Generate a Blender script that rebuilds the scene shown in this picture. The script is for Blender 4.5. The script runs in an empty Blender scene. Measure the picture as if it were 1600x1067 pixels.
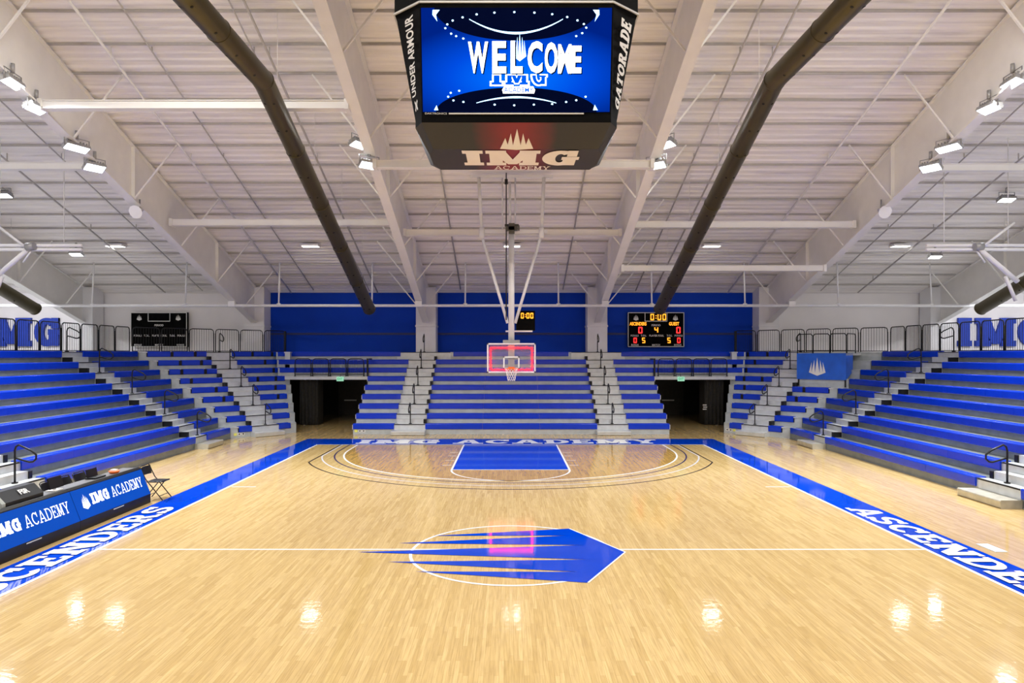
import bpy, math, random
from mathutils import Vector, Matrix
from mathutils.geometry import tessellate_polygon
random.seed(7)
C = bpy.context.scene.collection
PI = math.pi
V = Vector

# ------------------------------------------------------------------ camera
F, HX, HY, CAMZ = 1062.0, 795.3, 551.8, 3.62
cam_d = bpy.data.cameras.new('camera'); cam = bpy.data.objects.new('camera', cam_d); C.objects.link(cam)
cam.location = (0, 0, CAMZ); cam.rotation_euler = (PI/2, 0, 0)
cam_d.sensor_width = 36; cam_d.lens = 36*F/1600
cam_d.shift_x = (800-HX)/1600; cam_d.shift_y = (HY-533.5)/1600
cam_d.clip_end = 300
bpy.context.scene.camera = cam

def P(px, py, D):
    return V(((px-HX)*D/F, D, CAMZ-(py-HY)*D/F))

# ------------------------------------------------------------------ materials
MATS = {}
def mat(name, col, rough=.5, metal=0, emit=0, var=.08, scale=6, bump=0, spec=.5, coat=0, ecol=None):
    if name in MATS: return MATS[name]
    m = bpy.data.materials.new(name); m.use_nodes = True
    nt = m.node_tree; b = nt.nodes['Principled BSDF']
    b.inputs['Roughness'].default_value = rough; b.inputs['Metallic'].default_value = metal
    b.inputs['Specular IOR Level'].default_value = spec
    b.inputs['Coat Weight'].default_value = coat; b.inputs['Coat Roughness'].default_value = .08
    tc = nt.nodes.new('ShaderNodeTexCoord'); n = nt.nodes.new('ShaderNodeTexNoise')
    n.inputs['Scale'].default_value = scale; n.inputs['Detail'].default_value = 3
    nt.links.new(tc.outputs['Object'], n.inputs['Vector'])
    r = nt.nodes.new('ShaderNodeValToRGB')
    lo = [max(0, c*(1-var)) for c in col]; hi = [min(1, c*(1+var)) for c in col]
    r.color_ramp.elements[0].position = .3; r.color_ramp.elements[1].position = .7
    r.color_ramp.elements[0].color = (*lo, 1); r.color_ramp.elements[1].color = (*hi, 1)
    nt.links.new(n.outputs['Fac'], r.inputs['Fac']); nt.links.new(r.outputs['Color'], b.inputs['Base Color'])
    if emit:
        b.inputs['Emission Color'].default_value = (*(ecol or col), 1); b.inputs['Emission Strength'].default_value = emit
    if bump:
        bp = nt.nodes.new('ShaderNodeBump'); bp.inputs['Strength'].default_value = bump; bp.inputs['Distance'].default_value = .02
        nt.links.new(n.outputs['Fac'], bp.inputs['Height']); nt.links.new(bp.outputs['Normal'], b.inputs['Normal'])
    MATS[name] = m
    return m

def wood(name, c1, c2, mortar, rough=.16):
    m = bpy.data.materials.new(name); m.use_nodes = True; nt = m.node_tree; b = nt.nodes['Principled BSDF']
    g = nt.nodes.new('ShaderNodeNewGeometry'); s = nt.nodes.new('ShaderNodeSeparateXYZ'); k = nt.nodes.new('ShaderNodeCombineXYZ')
    nt.links.new(g.outputs['Position'], s.inputs[0]); nt.links.new(s.outputs['Y'], k.inputs['X']); nt.links.new(s.outputs['X'], k.inputs['Y'])
    br = nt.nodes.new('ShaderNodeTexBrick'); nt.links.new(k.outputs[0], br.inputs['Vector'])
    br.inputs['Scale'].default_value = 1; br.inputs['Brick Width'].default_value = 1.0; br.inputs['Row Height'].default_value = .0571
    br.inputs['Mortar Size'].default_value = .0011; br.inputs['Mortar Smooth'].default_value = .3
    br.offset = .37; br.offset_frequency = 3; br.squash = .7; br.squash_frequency = 5
    br.inputs['Color1'].default_value = (*c1, 1); br.inputs['Color2'].default_value = (*c2, 1); br.inputs['Mortar'].default_value = (*mortar, 1)
    # grain and broad tone changes
    mp = nt.nodes.new('ShaderNodeMapping'); mp.inputs['Scale'].default_value = (1.2, 26, 1); nt.links.new(k.outputs[0], mp.inputs['Vector'])
    n = nt.nodes.new('ShaderNodeTexNoise'); n.inputs['Scale'].default_value = 2.0; n.inputs['Detail'].default_value = 4; nt.links.new(mp.outputs[0], n.inputs['Vector'])
    r = nt.nodes.new('ShaderNodeValToRGB'); r.color_ramp.elements[0].color = (.72, .68, .62, 1); r.color_ramp.elements[1].color = (1.12, 1.12, 1.12, 1)
    r.color_ramp.elements[0].position = .3; r.color_ramp.elements[1].position = .62
    nt.links.new(n.outputs['Fac'], r.inputs['Fac'])
    mx = nt.nodes.new('ShaderNodeMixRGB'); mx.blend_type = 'MULTIPLY'; mx.inputs['Fac'].default_value = .55
    nt.links.new(br.outputs['Color'], mx.inputs[1]); nt.links.new(r.outputs['Color'], mx.inputs[2])
    nt.links.new(mx.outputs[0], b.inputs['Base Color'])
    b.inputs['Roughness'].default_value = rough; b.inputs['Specular IOR Level'].default_value = .5
    nb = nt.nodes.new('ShaderNodeTexNoise'); nb.inputs['Scale'].default_value = 9; nb.inputs['Detail'].default_value = 2; nt.links.new(g.outputs['Position'], nb.inputs['Vector'])
    bp = nt.nodes.new('ShaderNodeBump'); bp.inputs['Strength'].default_value = .06; bp.inputs['Distance'].default_value = .02
    nt.links.new(nb.outputs['Fac'], bp.inputs['Height']); nt.links.new(bp.outputs[0], b.inputs['Normal'])
    return m

def gradient_screen():
    m = bpy.data.materials.new('screen_blue'); m.use_nodes = True; nt = m.node_tree; b = nt.nodes['Principled BSDF']
    tc = nt.nodes.new('ShaderNodeTexCoord'); mp = nt.nodes.new('ShaderNodeMapping')
    mp.inputs['Location'].default_value = (-.5, 0, -.42); nt.links.new(tc.outputs['Generated'], mp.inputs['Vector'])
    mp.inputs['Scale'].default_value = (1, 0, 1.25)
    ln = nt.nodes.new('ShaderNodeVectorMath'); ln.operation = 'LENGTH'; nt.links.new(mp.outputs[0], ln.inputs[0])
    r = nt.nodes.new('ShaderNodeValToRGB')
    r.color_ramp.elements[0].color = (.0, .16, 1, 1); r.color_ramp.elements[1].color = (.0, .015, .22, 1)
    r.color_ramp.elements[0].position = .08; r.color_ramp.elements[1].position = .68
    e = r.color_ramp.elements.new(.36); e.color = (.0, .07, .72, 1)
    nt.links.new(ln.outputs['Value'], r.inputs['Fac']); nt.links.new(r.outputs[0], b.inputs['Emission Color'])
    b.inputs['Emission Strength'].default_value = 1.05; b.inputs['Base Color'].default_value = (.0, .001, .01, 1); b.inputs['Roughness'].default_value = .6; b.inputs['Specular IOR Level'].default_value = 0
    return m

def skirt_print():
    m = bpy.data.materials.new('skirt_print'); m.use_nodes = True; nt = m.node_tree; b = nt.nodes['Principled BSDF']
    tc = nt.nodes.new('ShaderNodeTexCoord'); mp = nt.nodes.new('ShaderNodeMapping')
    mp.inputs['Location'].default_value = (-.12*1.0, 0, 0); nt.links.new(tc.outputs['Object'], mp.inputs['Vector'])
    s = nt.nodes.new('ShaderNodeSeparateXYZ'); nt.links.new(mp.outputs[0], s.inputs[0])
    a = nt.nodes.new('ShaderNodeMath'); a.operation = 'ABSOLUTE'; nt.links.new(s.outputs['X'], a.inputs[0])
    n = nt.nodes.new('ShaderNodeTexNoise'); n.inputs['Scale'].default_value = 2; nt.links.new(tc.outputs['Object'], n.inputs['Vector'])
    ad = nt.nodes.new('ShaderNodeMath'); ad.operation = 'MULTIPLY_ADD'; ad.inputs[1].default_value = .25; nt.links.new(n.outputs['Fac'], ad.inputs[0]); nt.links.new(a.outputs[0], ad.inputs[2])
    r = nt.nodes.new('ShaderNodeValToRGB'); r.color_ramp.elements[0].color = (.22, .006, .012, 1); r.color_ramp.elements[1].color = (.012, .011, .010, 1)
    r.color_ramp.elements[0].position = .3; r.color_ramp.elements[1].position = .85
    nt.links.new(ad.outputs[0], r.inputs['Fac']); nt.links.new(r.outputs[0], b.inputs['Base Color'])
    b.inputs['Roughness'].default_value = .55
    return m

def glass(name):
    m = bpy.data.materials.new(name); m.use_nodes = True; nt = m.node_tree
    b = nt.nodes['Principled BSDF']; b.inputs['Base Color'].default_value = (.95, .97, 1, 1); b.inputs['Roughness'].default_value = .02
    n = nt.nodes.new('ShaderNodeTexNoise'); n.inputs['Scale'].default_value = 3
    t = nt.nodes.new('ShaderNodeBsdfTransparent'); t.inputs['Color'].default_value = (.93, .95, .97, 1)
    mx = nt.nodes.new('ShaderNodeMixShader')
    mr = nt.nodes.new('ShaderNodeMapRange'); mr.inputs['To Min'].default_value = .05; mr.inputs['To Max'].default_value = .09
    nt.links.new(n.outputs['Fac'], mr.inputs['Value']); nt.links.new(mr.outputs[0], mx.inputs['Fac'])
    nt.links.new(t.outputs[0], mx.inputs[1]); nt.links.new(b.outputs[0], mx.inputs[2])
    nt.links.new(mx.outputs[0], nt.nodes['Material Output'].inputs['Surface'])
    return m

def liner():
    m = bpy.data.materials.new('roof_liner'); m.use_nodes = True; nt = m.node_tree; b = nt.nodes['Principled BSDF']
    g = nt.nodes.new('ShaderNodeNewGeometry'); mp = nt.nodes.new('ShaderNodeMapping'); mp.inputs['Scale'].default_value = (.22, 5.2, .0)
    nt.links.new(g.outputs['Position'], mp.inputs['Vector'])
    n = nt.nodes.new('ShaderNodeTexNoise'); n.inputs['Scale'].default_value = 1.0; n.inputs['Detail'].default_value = 5; n.inputs['Roughness'].default_value = .6
    nt.links.new(mp.outputs[0], n.inputs['Vector'])
    r = nt.nodes.new('ShaderNodeValToRGB'); e = r.color_ramp.elements  # seam streaks; shading of the ribs is also put into the base colour
    e[0].position = .28; e[0].color = (.58, .56, .54, 1); e[1].position = .62; e[1].color = (.92, .895, .87, 1)
    k = e.new(.42); k.color = (.83, .805, .785, 1)
    nt.links.new(n.outputs['Fac'], r.inputs['Fac']); nt.links.new(r.outputs[0], b.inputs['Base Color'])
    b.inputs['Roughness'].default_value = .34
    bp = nt.nodes.new('ShaderNodeBump'); bp.inputs['Strength'].default_value = .5; bp.inputs['Distance'].default_value = .05
    nt.links.new(n.outputs['Fac'], bp.inputs['Height']); nt.links.new(bp.outputs[0], b.inputs['Normal'])
    return m

M = {}
M['court'] = wood('maple_court', (.60, .44, .20), (.50, .35, .142), (.30, .18, .065), .075)
M['stain'] = wood('maple_stained', (.49, .31, .095), (.39, .235, .065), (.27, .16, .045), .075)
M['paint_blue'] = mat('court_blue', (0, .046, .50), .06, var=.06, scale=2)
M['paint_white'] = mat('court_white', (.86, .87, .85), .2, var=.03)
M['paint_black'] = mat('court_black', (.02, .012, .01), .2)
M['paint_navy'] = mat('court_navy', (.03, .02, .10), .2)
M['paint_grey'] = mat('court_grey', (.62, .62, .66), .2)
M['liner'] = liner()
M['steel'] = mat('white_steel', (.80, .79, .77), .5, var=.03, scale=2)
M['purlin'] = mat('purlin_paint', (.46, .44, .42), .5, var=.05)
M['white'] = mat('white_paint', (.78, .78, .80), .6, var=.03, scale=1.5)
M['wall_w'] = mat('white_wall', (.84, .82, .83), .7, var=.03, scale=.8)
M['wall_b'] = mat('blue_wall', (0, .045, .46), .6, var=.12, scale=.5, spec=.15)
M['seat'] = mat('seat_blue', (0, .036, .56), (.22), var=.06, scale=4, spec=.45)
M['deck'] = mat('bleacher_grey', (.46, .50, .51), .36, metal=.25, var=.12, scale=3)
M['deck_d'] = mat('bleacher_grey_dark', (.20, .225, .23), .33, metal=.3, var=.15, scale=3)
M['alu'] = mat('brushed_aluminium', (.62, .65, .66), .35, metal=.4, var=.08, scale=4)
M['alum_warm'] = mat('step_aluminium', (.52, .50, .42), .35, metal=.4, var=.12, scale=5)
M['black'] = mat('black_powder', (.006, .006, .007), .42, var=.2, spec=.3)
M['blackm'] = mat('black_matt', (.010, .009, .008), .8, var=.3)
M['curtain'] = mat('black_curtain', (.016, .015, .012), .85, var=.3, scale=10)
M['duct'] = mat('olive_duct', (.072, .056, .019), .36, metal=.3, var=.12, scale=1.5)
M['dot'] = mat('vent_hole', (.01, .01, .008), .8)
M['lens'] = mat('lamp_lens', (1, 1, 1), .3, emit=8, var=0, ecol=(.93, .97, 1))
M['lensw'] = mat('lamp_lens_warm', (1, 1, 1), .3, emit=4, var=0, ecol=(1, .97, .9))
M['lampgrey'] = mat('lamp_housing', (.35, .35, .35), .45, metal=.4)
M['neon'] = mat('neon_red', (.3, .0, .0), .3, emit=20, ecol=(1, .003, .005))
M['pinkframe'] = mat('backboard_frame', (.80, .74, .76), .4)
M['orange'] = mat('rim_orange', (.85, .16, .02), .4)
M['net'] = mat('net_white', (.85, .84, .80), .7)
M['glass'] = glass('clear_glass')
M['screen'] = gradient_screen()
M['skirt'] = skirt_print()
M['sb_black'] = mat('scoreboard_black', (.003, .003, .003), .7, var=.2, spec=.05)
M['s_dark'] = mat('screen_dark', (.001, .002, .012), .6, emit=.25, spec=0, ecol=(.0, .004, .04))
M['s_white'] = mat('screen_white', (.9, .95, 1), .5, emit=2.2, ecol=(.92, .97, 1))
M['s_cyan'] = mat('screen_cyan', (.5, .75, 1), .5, emit=2.0, ecol=(.35, .65, 1))
M['s_blue'] = mat('screen_midblue', (.0, .05, .4), .5, spec=0, emit=.8, ecol=(.0, .09, .75))
M['led_blue'] = mat('led_board_blue', (.0, .03, .18), .4, emit=.46, spec=.1, ecol=(.0, .10, .72), var=.1, scale=.8)
M['led_white'] = mat('led_board_white', (.9, .95, 1), .5, emit=.95, ecol=(.9, .95, 1))
M['amber'] = mat('digit_amber', (1, .5, .05), .4, emit=1.7, ecol=(1, .34, .015))
M['redled'] = mat('digit_red', (1, .05, .05), .4, emit=1.8, ecol=(1, .02, .02))
M['letter'] = mat('label_white', (.80, .80, .78), .5, var=.02)
M['letter_dim'] = mat('label_dim', (.55, .55, .53), .5, var=.02)
M['cream'] = mat('print_cream', (.85, .79, .72), .5, var=.02)
M['let_blue'] = mat('letter_blue', (.005, .045, .44), .5)
M['banner'] = mat('banner_blue', (.004, .11, .62), .45, var=.12, scale=3, bump=.2)
M['exit'] = mat('exit_green', (.35, .8, .55), .4, emit=.55, ecol=(.35, .8, .55))
M['exit_l'] = mat('exit_letters', (.05, .4, .2), .4)
M['table_top'] = mat('table_grey', (.12, .12, .125), .4)
M['olive'] = mat('case_grey', (.30, .32, .30), .5)
M['yellow'] = mat('sticker_yellow', (.8, .8, .15), .5)
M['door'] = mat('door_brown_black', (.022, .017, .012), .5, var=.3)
M['conc'] = mat('concourse_grey', (.45, .45, .45), .7)

# ------------------------------------------------------------------ mesh builder
class MB:
    def __init__(s): s.v = []; s.f = []; s.m = []; s.mats = []; s.smooth = []
    def mi(s, m):
        if m is None: return 0
        if m not in s.mats: s.mats.append(m)
        return s.mats.index(m)
    def face(s, pts, m=None, sm=False):
        i = len(s.v); s.v += [tuple(p) for p in pts]; s.f.append(tuple(range(i, i+len(pts)))); s.m.append(s.mi(m)); s.smooth.append(sm)
    def raw(s, vs, fs, m=None, sm=False):
        i = len(s.v); s.v += [tuple(p) for p in vs]; k = s.mi(m)
        for f in fs: s.f.append(tuple(i+a for a in f)); s.m.append(k); s.smooth.append(sm)
    def box(s, x0, x1, y0, y1, z0, z1, m=None):
        vs = [(x, y, z) for z in (z0, z1) for y in (y0, y1) for x in (x0, x1)]
        s.raw(vs, [(0, 2, 3, 1), (4, 5, 7, 6), (0, 1, 5, 4), (2, 6, 7, 3), (0, 4, 6, 2), (1, 3, 7, 5)], m)
    def obox(s, c, ax, ay, az, m=None):          # oriented box: centre and three half-axis vectors
        c, ax, ay, az = V(c), V(ax), V(ay), V(az)
        vs = [c+ax*i+ay*j+az*k for k in (-1, 1) for j in (-1, 1) for i in (-1, 1)]
        s.raw(vs, [(0, 2, 3, 1), (4, 5, 7, 6), (0, 1, 5, 4), (2, 6, 7, 3), (0, 4, 6, 2), (1, 3, 7, 5)], m)
    def prism(s, poly, vec, m=None):             # planar polygon swept by a vector
        vec = V(vec); a = [V(p) for p in poly]; b = [p+vec for p in a]; n = len(a)
        tri = tessellate_polygon([a])
        s.raw(a+b, [t for t in tri]+[tuple(i+n for i in reversed(t)) for t in tri]+[(i, (i+1) % n, n+(i+1) % n, n+i) for i in range(n)], m)
    def poly(s, pts, m=None):
        a = [V(p) for p in pts]; s.raw(a, list(tessellate_polygon([a])), m)
    def bar(s, a, b, w, h=None, m=None, up=(0, 0, 1)):
        a, b = V(a), V(b); d = (b-a); L = d.length; d /= L; h = h or w
        u = V(up)
        if abs(d.dot(u)) > .98: u = V((0, 1, 0))
        x = d.cross(u).normalized(); z = x.cross(d)
        s.obox((a+b)/2, d*(L/2), x*(w/2), z*(h/2), m)
    def tube(s, pts, r, n=8, m=None, closed=False, caps=True):
        pts = [V(p) for p in pts]; N = len(pts); rings = []; base = len(s.v); k = s.mi(m)
        prev = None
        for i, p in enumerate(pts):
            if closed: d = pts[(i+1) % N]-pts[i-1]
            elif i == 0: d = pts[1]-pts[0]
            elif i == N-1: d = pts[-1]-pts[-2]
            else: d = (pts[i+1]-p).normalized()+(p-pts[i-1]).normalized()
            d.normalize()
            if prev is None:
                u = V((0, 0, 1)) if abs(d.z) < .9 else V((0, 1, 0))
            else: u = prev
            x = d.cross(u)
            if x.length < 1e-5: x = d.cross(V((1, 0, 0)))
            x.normalize(); y = x.cross(d).normalized(); prev = y
            rr = r[i] if isinstance(r, (list, tuple)) else r
            for j in range(n):
                a = 2*PI*j/n; s.v.append(tuple(p+x*(math.cos(a)*rr)+y*(math.sin(a)*rr)))
        for i in range(N if closed else N-1):
            for j in range(n):
                a = base+i*n+j; b = base+i*n+(j+1) % n; c = base+((i+1) % N)*n+(j+1) % n; d_ = base+((i+1) % N)*n+j
                s.f.append((a, b, c, d_)); s.m.append(k); s.smooth.append(True)
        if caps and not closed:
            s.f.append(tuple(base+j for j in reversed(range(n)))); s.m.append(k); s.smooth.append(False)
            s.f.append(tuple(base+(N-1)*n+j for j in range(n))); s.m.append(k); s.smooth.append(False)
    def build(s, name, m=None, parent=None, bevel=0, loc=None):
        me = bpy.data.meshes.new(name); off = V(loc) if loc is not None else V((0, 0, 0))
        vs = [tuple(V(v)-off) for v in s.v] if loc is not None else s.v
        me.from_pydata(vs, [], s.f); me.update()
        if s.mats:
            for x in s.mats: me.materials.append(x)
            me.polygons.foreach_set('material_index', s.m)
        elif m: me.materials.append(m)
        me.polygons.foreach_set('use_smooth', s.smooth)
        o = bpy.data.objects.new(name, me); C.objects.link(o)
        if loc is not None: o.location = off
        if parent:
            o.parent = parent
            if loc is None: o.matrix_parent_inverse = Matrix.Translation(-V(parent_loc(parent)))
            else: o.location = off - V(parent_loc(parent))
        if bevel:
            bv = o.modifiers.new('bevel', 'BEVEL'); bv.width = bevel; bv.segments = 2; bv.limit_method = 'ANGLE'
        return o

def parent_loc(o):
    p = V(o.location)
    if o.matrix_parent_inverse != Matrix(): p = o.matrix_parent_inverse @ p
    return (parent_loc(o.parent)+p) if o.parent else p

def thing(name, label, cat, loc=(0, 0, 0), group=None):
    o = bpy.data.objects.new(name, None); C.objects.link(o); o.location = loc; o.empty_display_size = .2
    o['label'] = label; o['category'] = cat
    if group: o['group'] = group
    return o
def tag(o, label, cat, group=None, kind=None):
    o['label'] = label; o['category'] = cat
    if group: o['group'] = group
    if kind: o['kind'] = kind
    return o
def struct(o, label=None):
    o['kind'] = 'structure'
    if label: o['label'] = label
    return o
ORD = ['first', 'second', 'third', 'fourth', 'fifth', 'sixth', 'seventh', 'eighth', 'ninth', 'tenth', 'eleventh', 'twelfth', 'thirteenth', 'fourteenth', 'fifteenth']

# ------------------------------------------------------------------ lettering (flat polygons in a unit box, then mapped)
def rect(x0, y0, x1, y1): return [(x0, y0), (x1, y0), (x1, y1), (x0, y1)]
def arc(cx, cy, rx, ry, a0, a1, wx, wy, n=16):
    out = []
    for i in range(n):
        a = math.radians(a0+(a1-a0)*i/n); b = math.radians(a0+(a1-a0)*(i+1)/n)
        out.append([(cx+rx*math.cos(a), cy+ry*math.sin(a)), (cx+rx*math.cos(b), cy+ry*math.sin(b)),
                    (cx+(rx-wx)*math.cos(b), cy+(ry-wy)*math.sin(b)), (cx+(rx-wx)*math.cos(a), cy+(ry-wy)*math.sin(a))])
    return out
def slab_glyph(ch, w, s):
    e = .09; g = []
    def stem(x, lo=0, hi=1, left=True, right=True, top=True, bot=True):
        g.append(rect(x, lo, x+w, hi))
        if bot: g.append(rect(x-(e if left else 0), 0, x+w+(e if right else 0), s))
        if top: g.append(rect(x-(e if left else 0), 1-s, x+w+(e if right else 0), 1))
    if ch == 'I': stem(e); return g, w+2*e
    if ch == 'M':
        W = 2*e+w*2+.52; stem(e, right=True); stem(W-e-w)
        c = W/2
        g.append([(e, 1), (e+w*1.15, 1), (c+w*.35, .08), (c-w*.35, .08)]); g.append([(W-e, 1), (W-e-w*1.15, 1), (c-w*.35, .08), (c+w*.35, .08)])
        return g, W
    if ch == 'N':
        W = 2*e+w*2+.36; stem(e, bot=True); stem(W-e-w, bot=False)
        g.append([(e, 1), (e+w*1.1, 1), (W-e, 0), (W-e-w*1.1, 0)]); return g, W
    if ch == 'G':
        g += arc(.46, .5, .46, .5, 48, 300, w, s*1.1, 22)
        g += [rect(.5, .40, .95, .40+s), rect(.88-w, .02, .88, .42), rect(.68, .86, .88, 1.0), rect(.88-w*.75, .62, .88, 1.0), arc(.46, .5, .46, .5, 300, 330, w, s*1.1, 2)[0]]
        return g, .97
    if ch == 'C':
        g += arc(.46, .5, .46, .5, 45, 322, w, s*1.1, 24); g += [rect(.85-w*.75, .60, .85, 1.0)]; return g, .9
    if ch == 'O': g += arc(.48, .5, .48, .5, 0, 360, w, s*1.1, 28); return g, .96
    if ch == 'D':
        g += [rect(e, 0, e+w, 1), rect(0, 0, e+.3, s), rect(0, 1-s, e+.3, 1)]
        g += arc(e+.3, .5, .52, .5, -90, 90, w, s, 16); return g, e+.82
    if ch == 'A':
        W = 1.0+e
        c = W/2
        g.append([(c-w*.55, 1), (c+w*.30, 1), (e+w*.85, 0), (e, 0)]); g.append([(c-w*.30, 1), (c+w*.55, 1), (W-e, 0), (W-e-w*1.0, 0)])
        g += [rect(c-.24, .26, c+.24, .26+s*.9), rect(0, 0, .40, s*.9), rect(W-.42, 0, W, s*.9)]; return g, W
    if ch == 'E':
        g += [rect(e, 0, e+w, 1), rect(0, 0, .78, s), rect(0, 1-s, .76, 1), rect(e, .5-s/2, .55, .5+s/2), rect(.78-w*.6, 0, .78, .30), rect(.76-w*.6, .72, .76, 1), rect(.5, .36, .5+w*.45, .64)]; return g, .80
    if ch == 'R':
        g += [rect(e, 0, e+w, 1), rect(0, 0, e+w+e, s), rect(0, 1-s, .5, 1), rect(e, .42, .5, .42+s)]
        g += arc(.5, .71, .33, .29, -90, 90, w, s, 12); g.append([(.42, .45), (.42+w, .45), (.93, 0), (.93-w*1.1, 0)]); g.append(rect(.70, 0, 1.0, s)); return g, .98
    if ch == 'S':
        r = .29
        g += arc(.42, 1-r, .40, r, 20, 270, w, s, 16); g += arc(.42, r-.0, .40, r, -160, 90, w, s, 16); g[0:0] = []
        g += [rect(.80-w*.6, .70, .80, 1), rect(.03, 0, .03+w*.6, .30), [(.2, .42+s*.55), (.42, .42+s*.9), (.62, .58-s*.55), (.42, .58-s*.9)]]; return g, .85
    if ch == 'T':
        W = .9; g += [rect(W/2-w/2, 0, W/2+w/2, 1), rect(0, 1-s, W, 1), rect(0, .66, w*.55, 1), rect(W-w*.55, .66, W, 1), rect(W/2-w/2-e, 0, W/2+w/2+e, s)]; return g, W
    if ch == 'Y':
        W = 1.0; c = W/2
        g += [rect(c-w/2, 0, c+w/2, .5), rect(c-w/2-e, 0, c+w/2+e, s), [(.06, 1), (.06+w, 1), (c+w/2, .42), (c-w/2, .42)], [(W-.06-w, 1), (W-.06, 1), (c+w/2, .42), (c-w/2, .42)], rect(0, 1-s*.9, .38, 1), rect(W-.38, 1-s*.9, W, 1)]; return g, W
    return [], .4
def slab(text, w=.27, s=.19, gap=.07, space=.45, shear=0):
    x = 0; out = []
    for ch in text:
        if ch == ' ': x += space; continue
        g, a = slab_glyph(ch, w, s); out += [[(px+x+shear*py, py) for px, py in q] for q in g]; x += a+gap
    return norm(out)
def norm(polys):
    xs = [p[0] for q in polys for p in q]; ys = [p[1] for q in polys for p in q]
    x0, x1, y0, y1 = min(xs), max(xs), min(ys), max(ys)
    return [[((a-x0)/(x1-x0), (b-y0)/(y1-y0)) for a, b in q] for q in polys]
def sans(text, bold=.02, shear=0, sp=1.0):
    cu = bpy.data.curves.new('t', 'FONT'); cu.body = text; cu.offset = bold; cu.shear = shear; cu.space_character = sp; cu.resolution_u = 3
    o = bpy.data.objects.new('t', cu); C.objects.link(o)
    bpy.context.view_layer.update(); dg = bpy.context.evaluated_depsgraph_get()
    me = bpy.data.meshes.new_from_object(o.evaluated_get(dg))
    out = [[(me.vertices[i].co.x, me.vertices[i].co.y) for i in p.vertices] for p in me.polygons]
    bpy.data.objects.remove(o); bpy.data.curves.remove(cu); bpy.data.meshes.remove(me)
    return norm(out)
SEG = {'0': 'abcdef', '4': 'bcfg', '5': 'acdfg'}
def seg(text):
    out = []; x = 0; t = .17
    for ch in text:
        if ch == ':':
            out += [rect(x+.05, .25, x+.2, .4), rect(x+.05, .62, x+.2, .77)]; x += .34; continue
        R = {'a': rect(.06, 1-t, .54, 1), 'd': rect(.06, 0, .54, t), 'g': rect(.06, .5-t/2, .54, .5+t/2), 'b': rect(.6-t, .53, .6, .95), 'c': rect(.6-t, .05, .6, .47), 'f': rect(0, .53, t, .95), 'e': rect(0, .05, t, .47)}
        out += [[(a+x, b) for a, b in R[k]] for k in SEG[ch]]; x += .80
    return norm(out)
# emblem: five spikes up, point down (unit box)
EMB0 = [(1.233, 1.65), (-1.51, 1.10), (1.15, 1.12), (-2.1, .58), (1.40, .45), (-2.76, 0), (1.40, -.45), (-2.1, -.58), (1.15, -1.12), (-1.55, -1.10), (1.233, -1.65), (2.10, 0)]
EMB = [norm([[(-b, -a) for a, b in EMB0]])[0]]
def tri_polys(polys):
    out = []
    for q in polys:
        a = [V((x, y, 0)) for x, y in q]
        for t in tessellate_polygon([a]): out.append([q[i] for i in t])
    return out
EMBT = tri_polys(EMB)
CROWN = [[(.0, .0), (.17, .55), (.26, .06)], [(.20, .05), (.33, .78), (.40, .05)], [(.36, .0), (.5, 1), (.64, .0)], [(.60, .05), (.67, .78), (.80, .05)], [(.74, .06), (.83, .55), (1, 0)], [(0, 0), (.5, -.06), (1, 0), (.74, .1), (.5, .1), (.26, .1)]]
def put(mb, polys, f, box=(0, 0, 1, 1), m=None):
    u0, v0, u1, v1 = box
    o = f(.5, .5); nv = (f(.6, .5)-o).cross(f(.5, .6)-o).normalized()
    for i, q in enumerate(polys): mb.face([f(u0+(u1-u0)*a, v0+(v1-v0)*b)+nv*(i*.00012) for a, b in q], m)
def plane(o, r, u, off=0):
    o, r, u = V(o), V(r), V(u); n = r.cross(u).normalized()*off
    return lambda a, b: o+r*a+u*b+n
def quad(bl, br, tl, tr, off=0):
    bl, br, tl, tr = V(bl), V(br), V(tl), V(tr); n = (br-bl).cross(tl-bl).normalized()*off
    return lambda a, b: bl*(1-a)*(1-b)+br*a*(1-b)+tl*(1-a)*b+tr*a*b+n

# ================================================================== BUILDING
XF = .14                                                   # centre of the building frames
BAY = 9.14
RIDGE = 12.6
def zroof(D): return 6.91+.332*(37.3-max(D, 2*RIDGE-D))
def zfl(D): return 5.27+.325*(36.2-max(D, 2*RIDGE-D))
WX0, WX1, WY0, WY1 = -32., 32.2, -12.1, 37.3

# floor
fl = MB(); fl.face([(WX0, WY0, 0), (WX1, WY0, 0), (WX1, 41, 0), (WX0, 41, 0)])
floor = struct(fl.build('floor', M['court']))
CX = .05; BASE = 26.9; MID = 12.53; HW = 7.62
def strip(mb, pts, w, z, m=None):       # flat line of width w along pts
    pts = [V((p[0], p[1], 0)) for p in pts]; L = []; R = []
    for i, p in enumerate(pts):
        d = (pts[min(i+1, len(pts)-1)]-pts[max(i-1, 0)]).normalized(); n = V((-d.y, d.x, 0))*(w/2)
        L.append(p+n); R.append(p-n)
    for i in range(len(pts)-1): mb.face([(R[i].x, R[i].y, z), (R[i+1].x, R[i+1].y, z), (L[i+1].x, L[i+1].y, z), (L[i].x, L[i].y, z)], m)
def frect(mb, x0, y0, x1, y1, z): mb.face([(x0, y0, z), (x1, y0, z), (x1, y1, z), (x0, y1, z)])
def arcpts(cx, cy, r, a0, a1, n=48): return [(cx+r*math.cos(math.radians(a0+(a1-a0)*i/n)), cy+r*math.sin(math.radians(a0+(a1-a0)*i/n))) for i in range(n+1)]
NEARB = 2*MID-BASE
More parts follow.
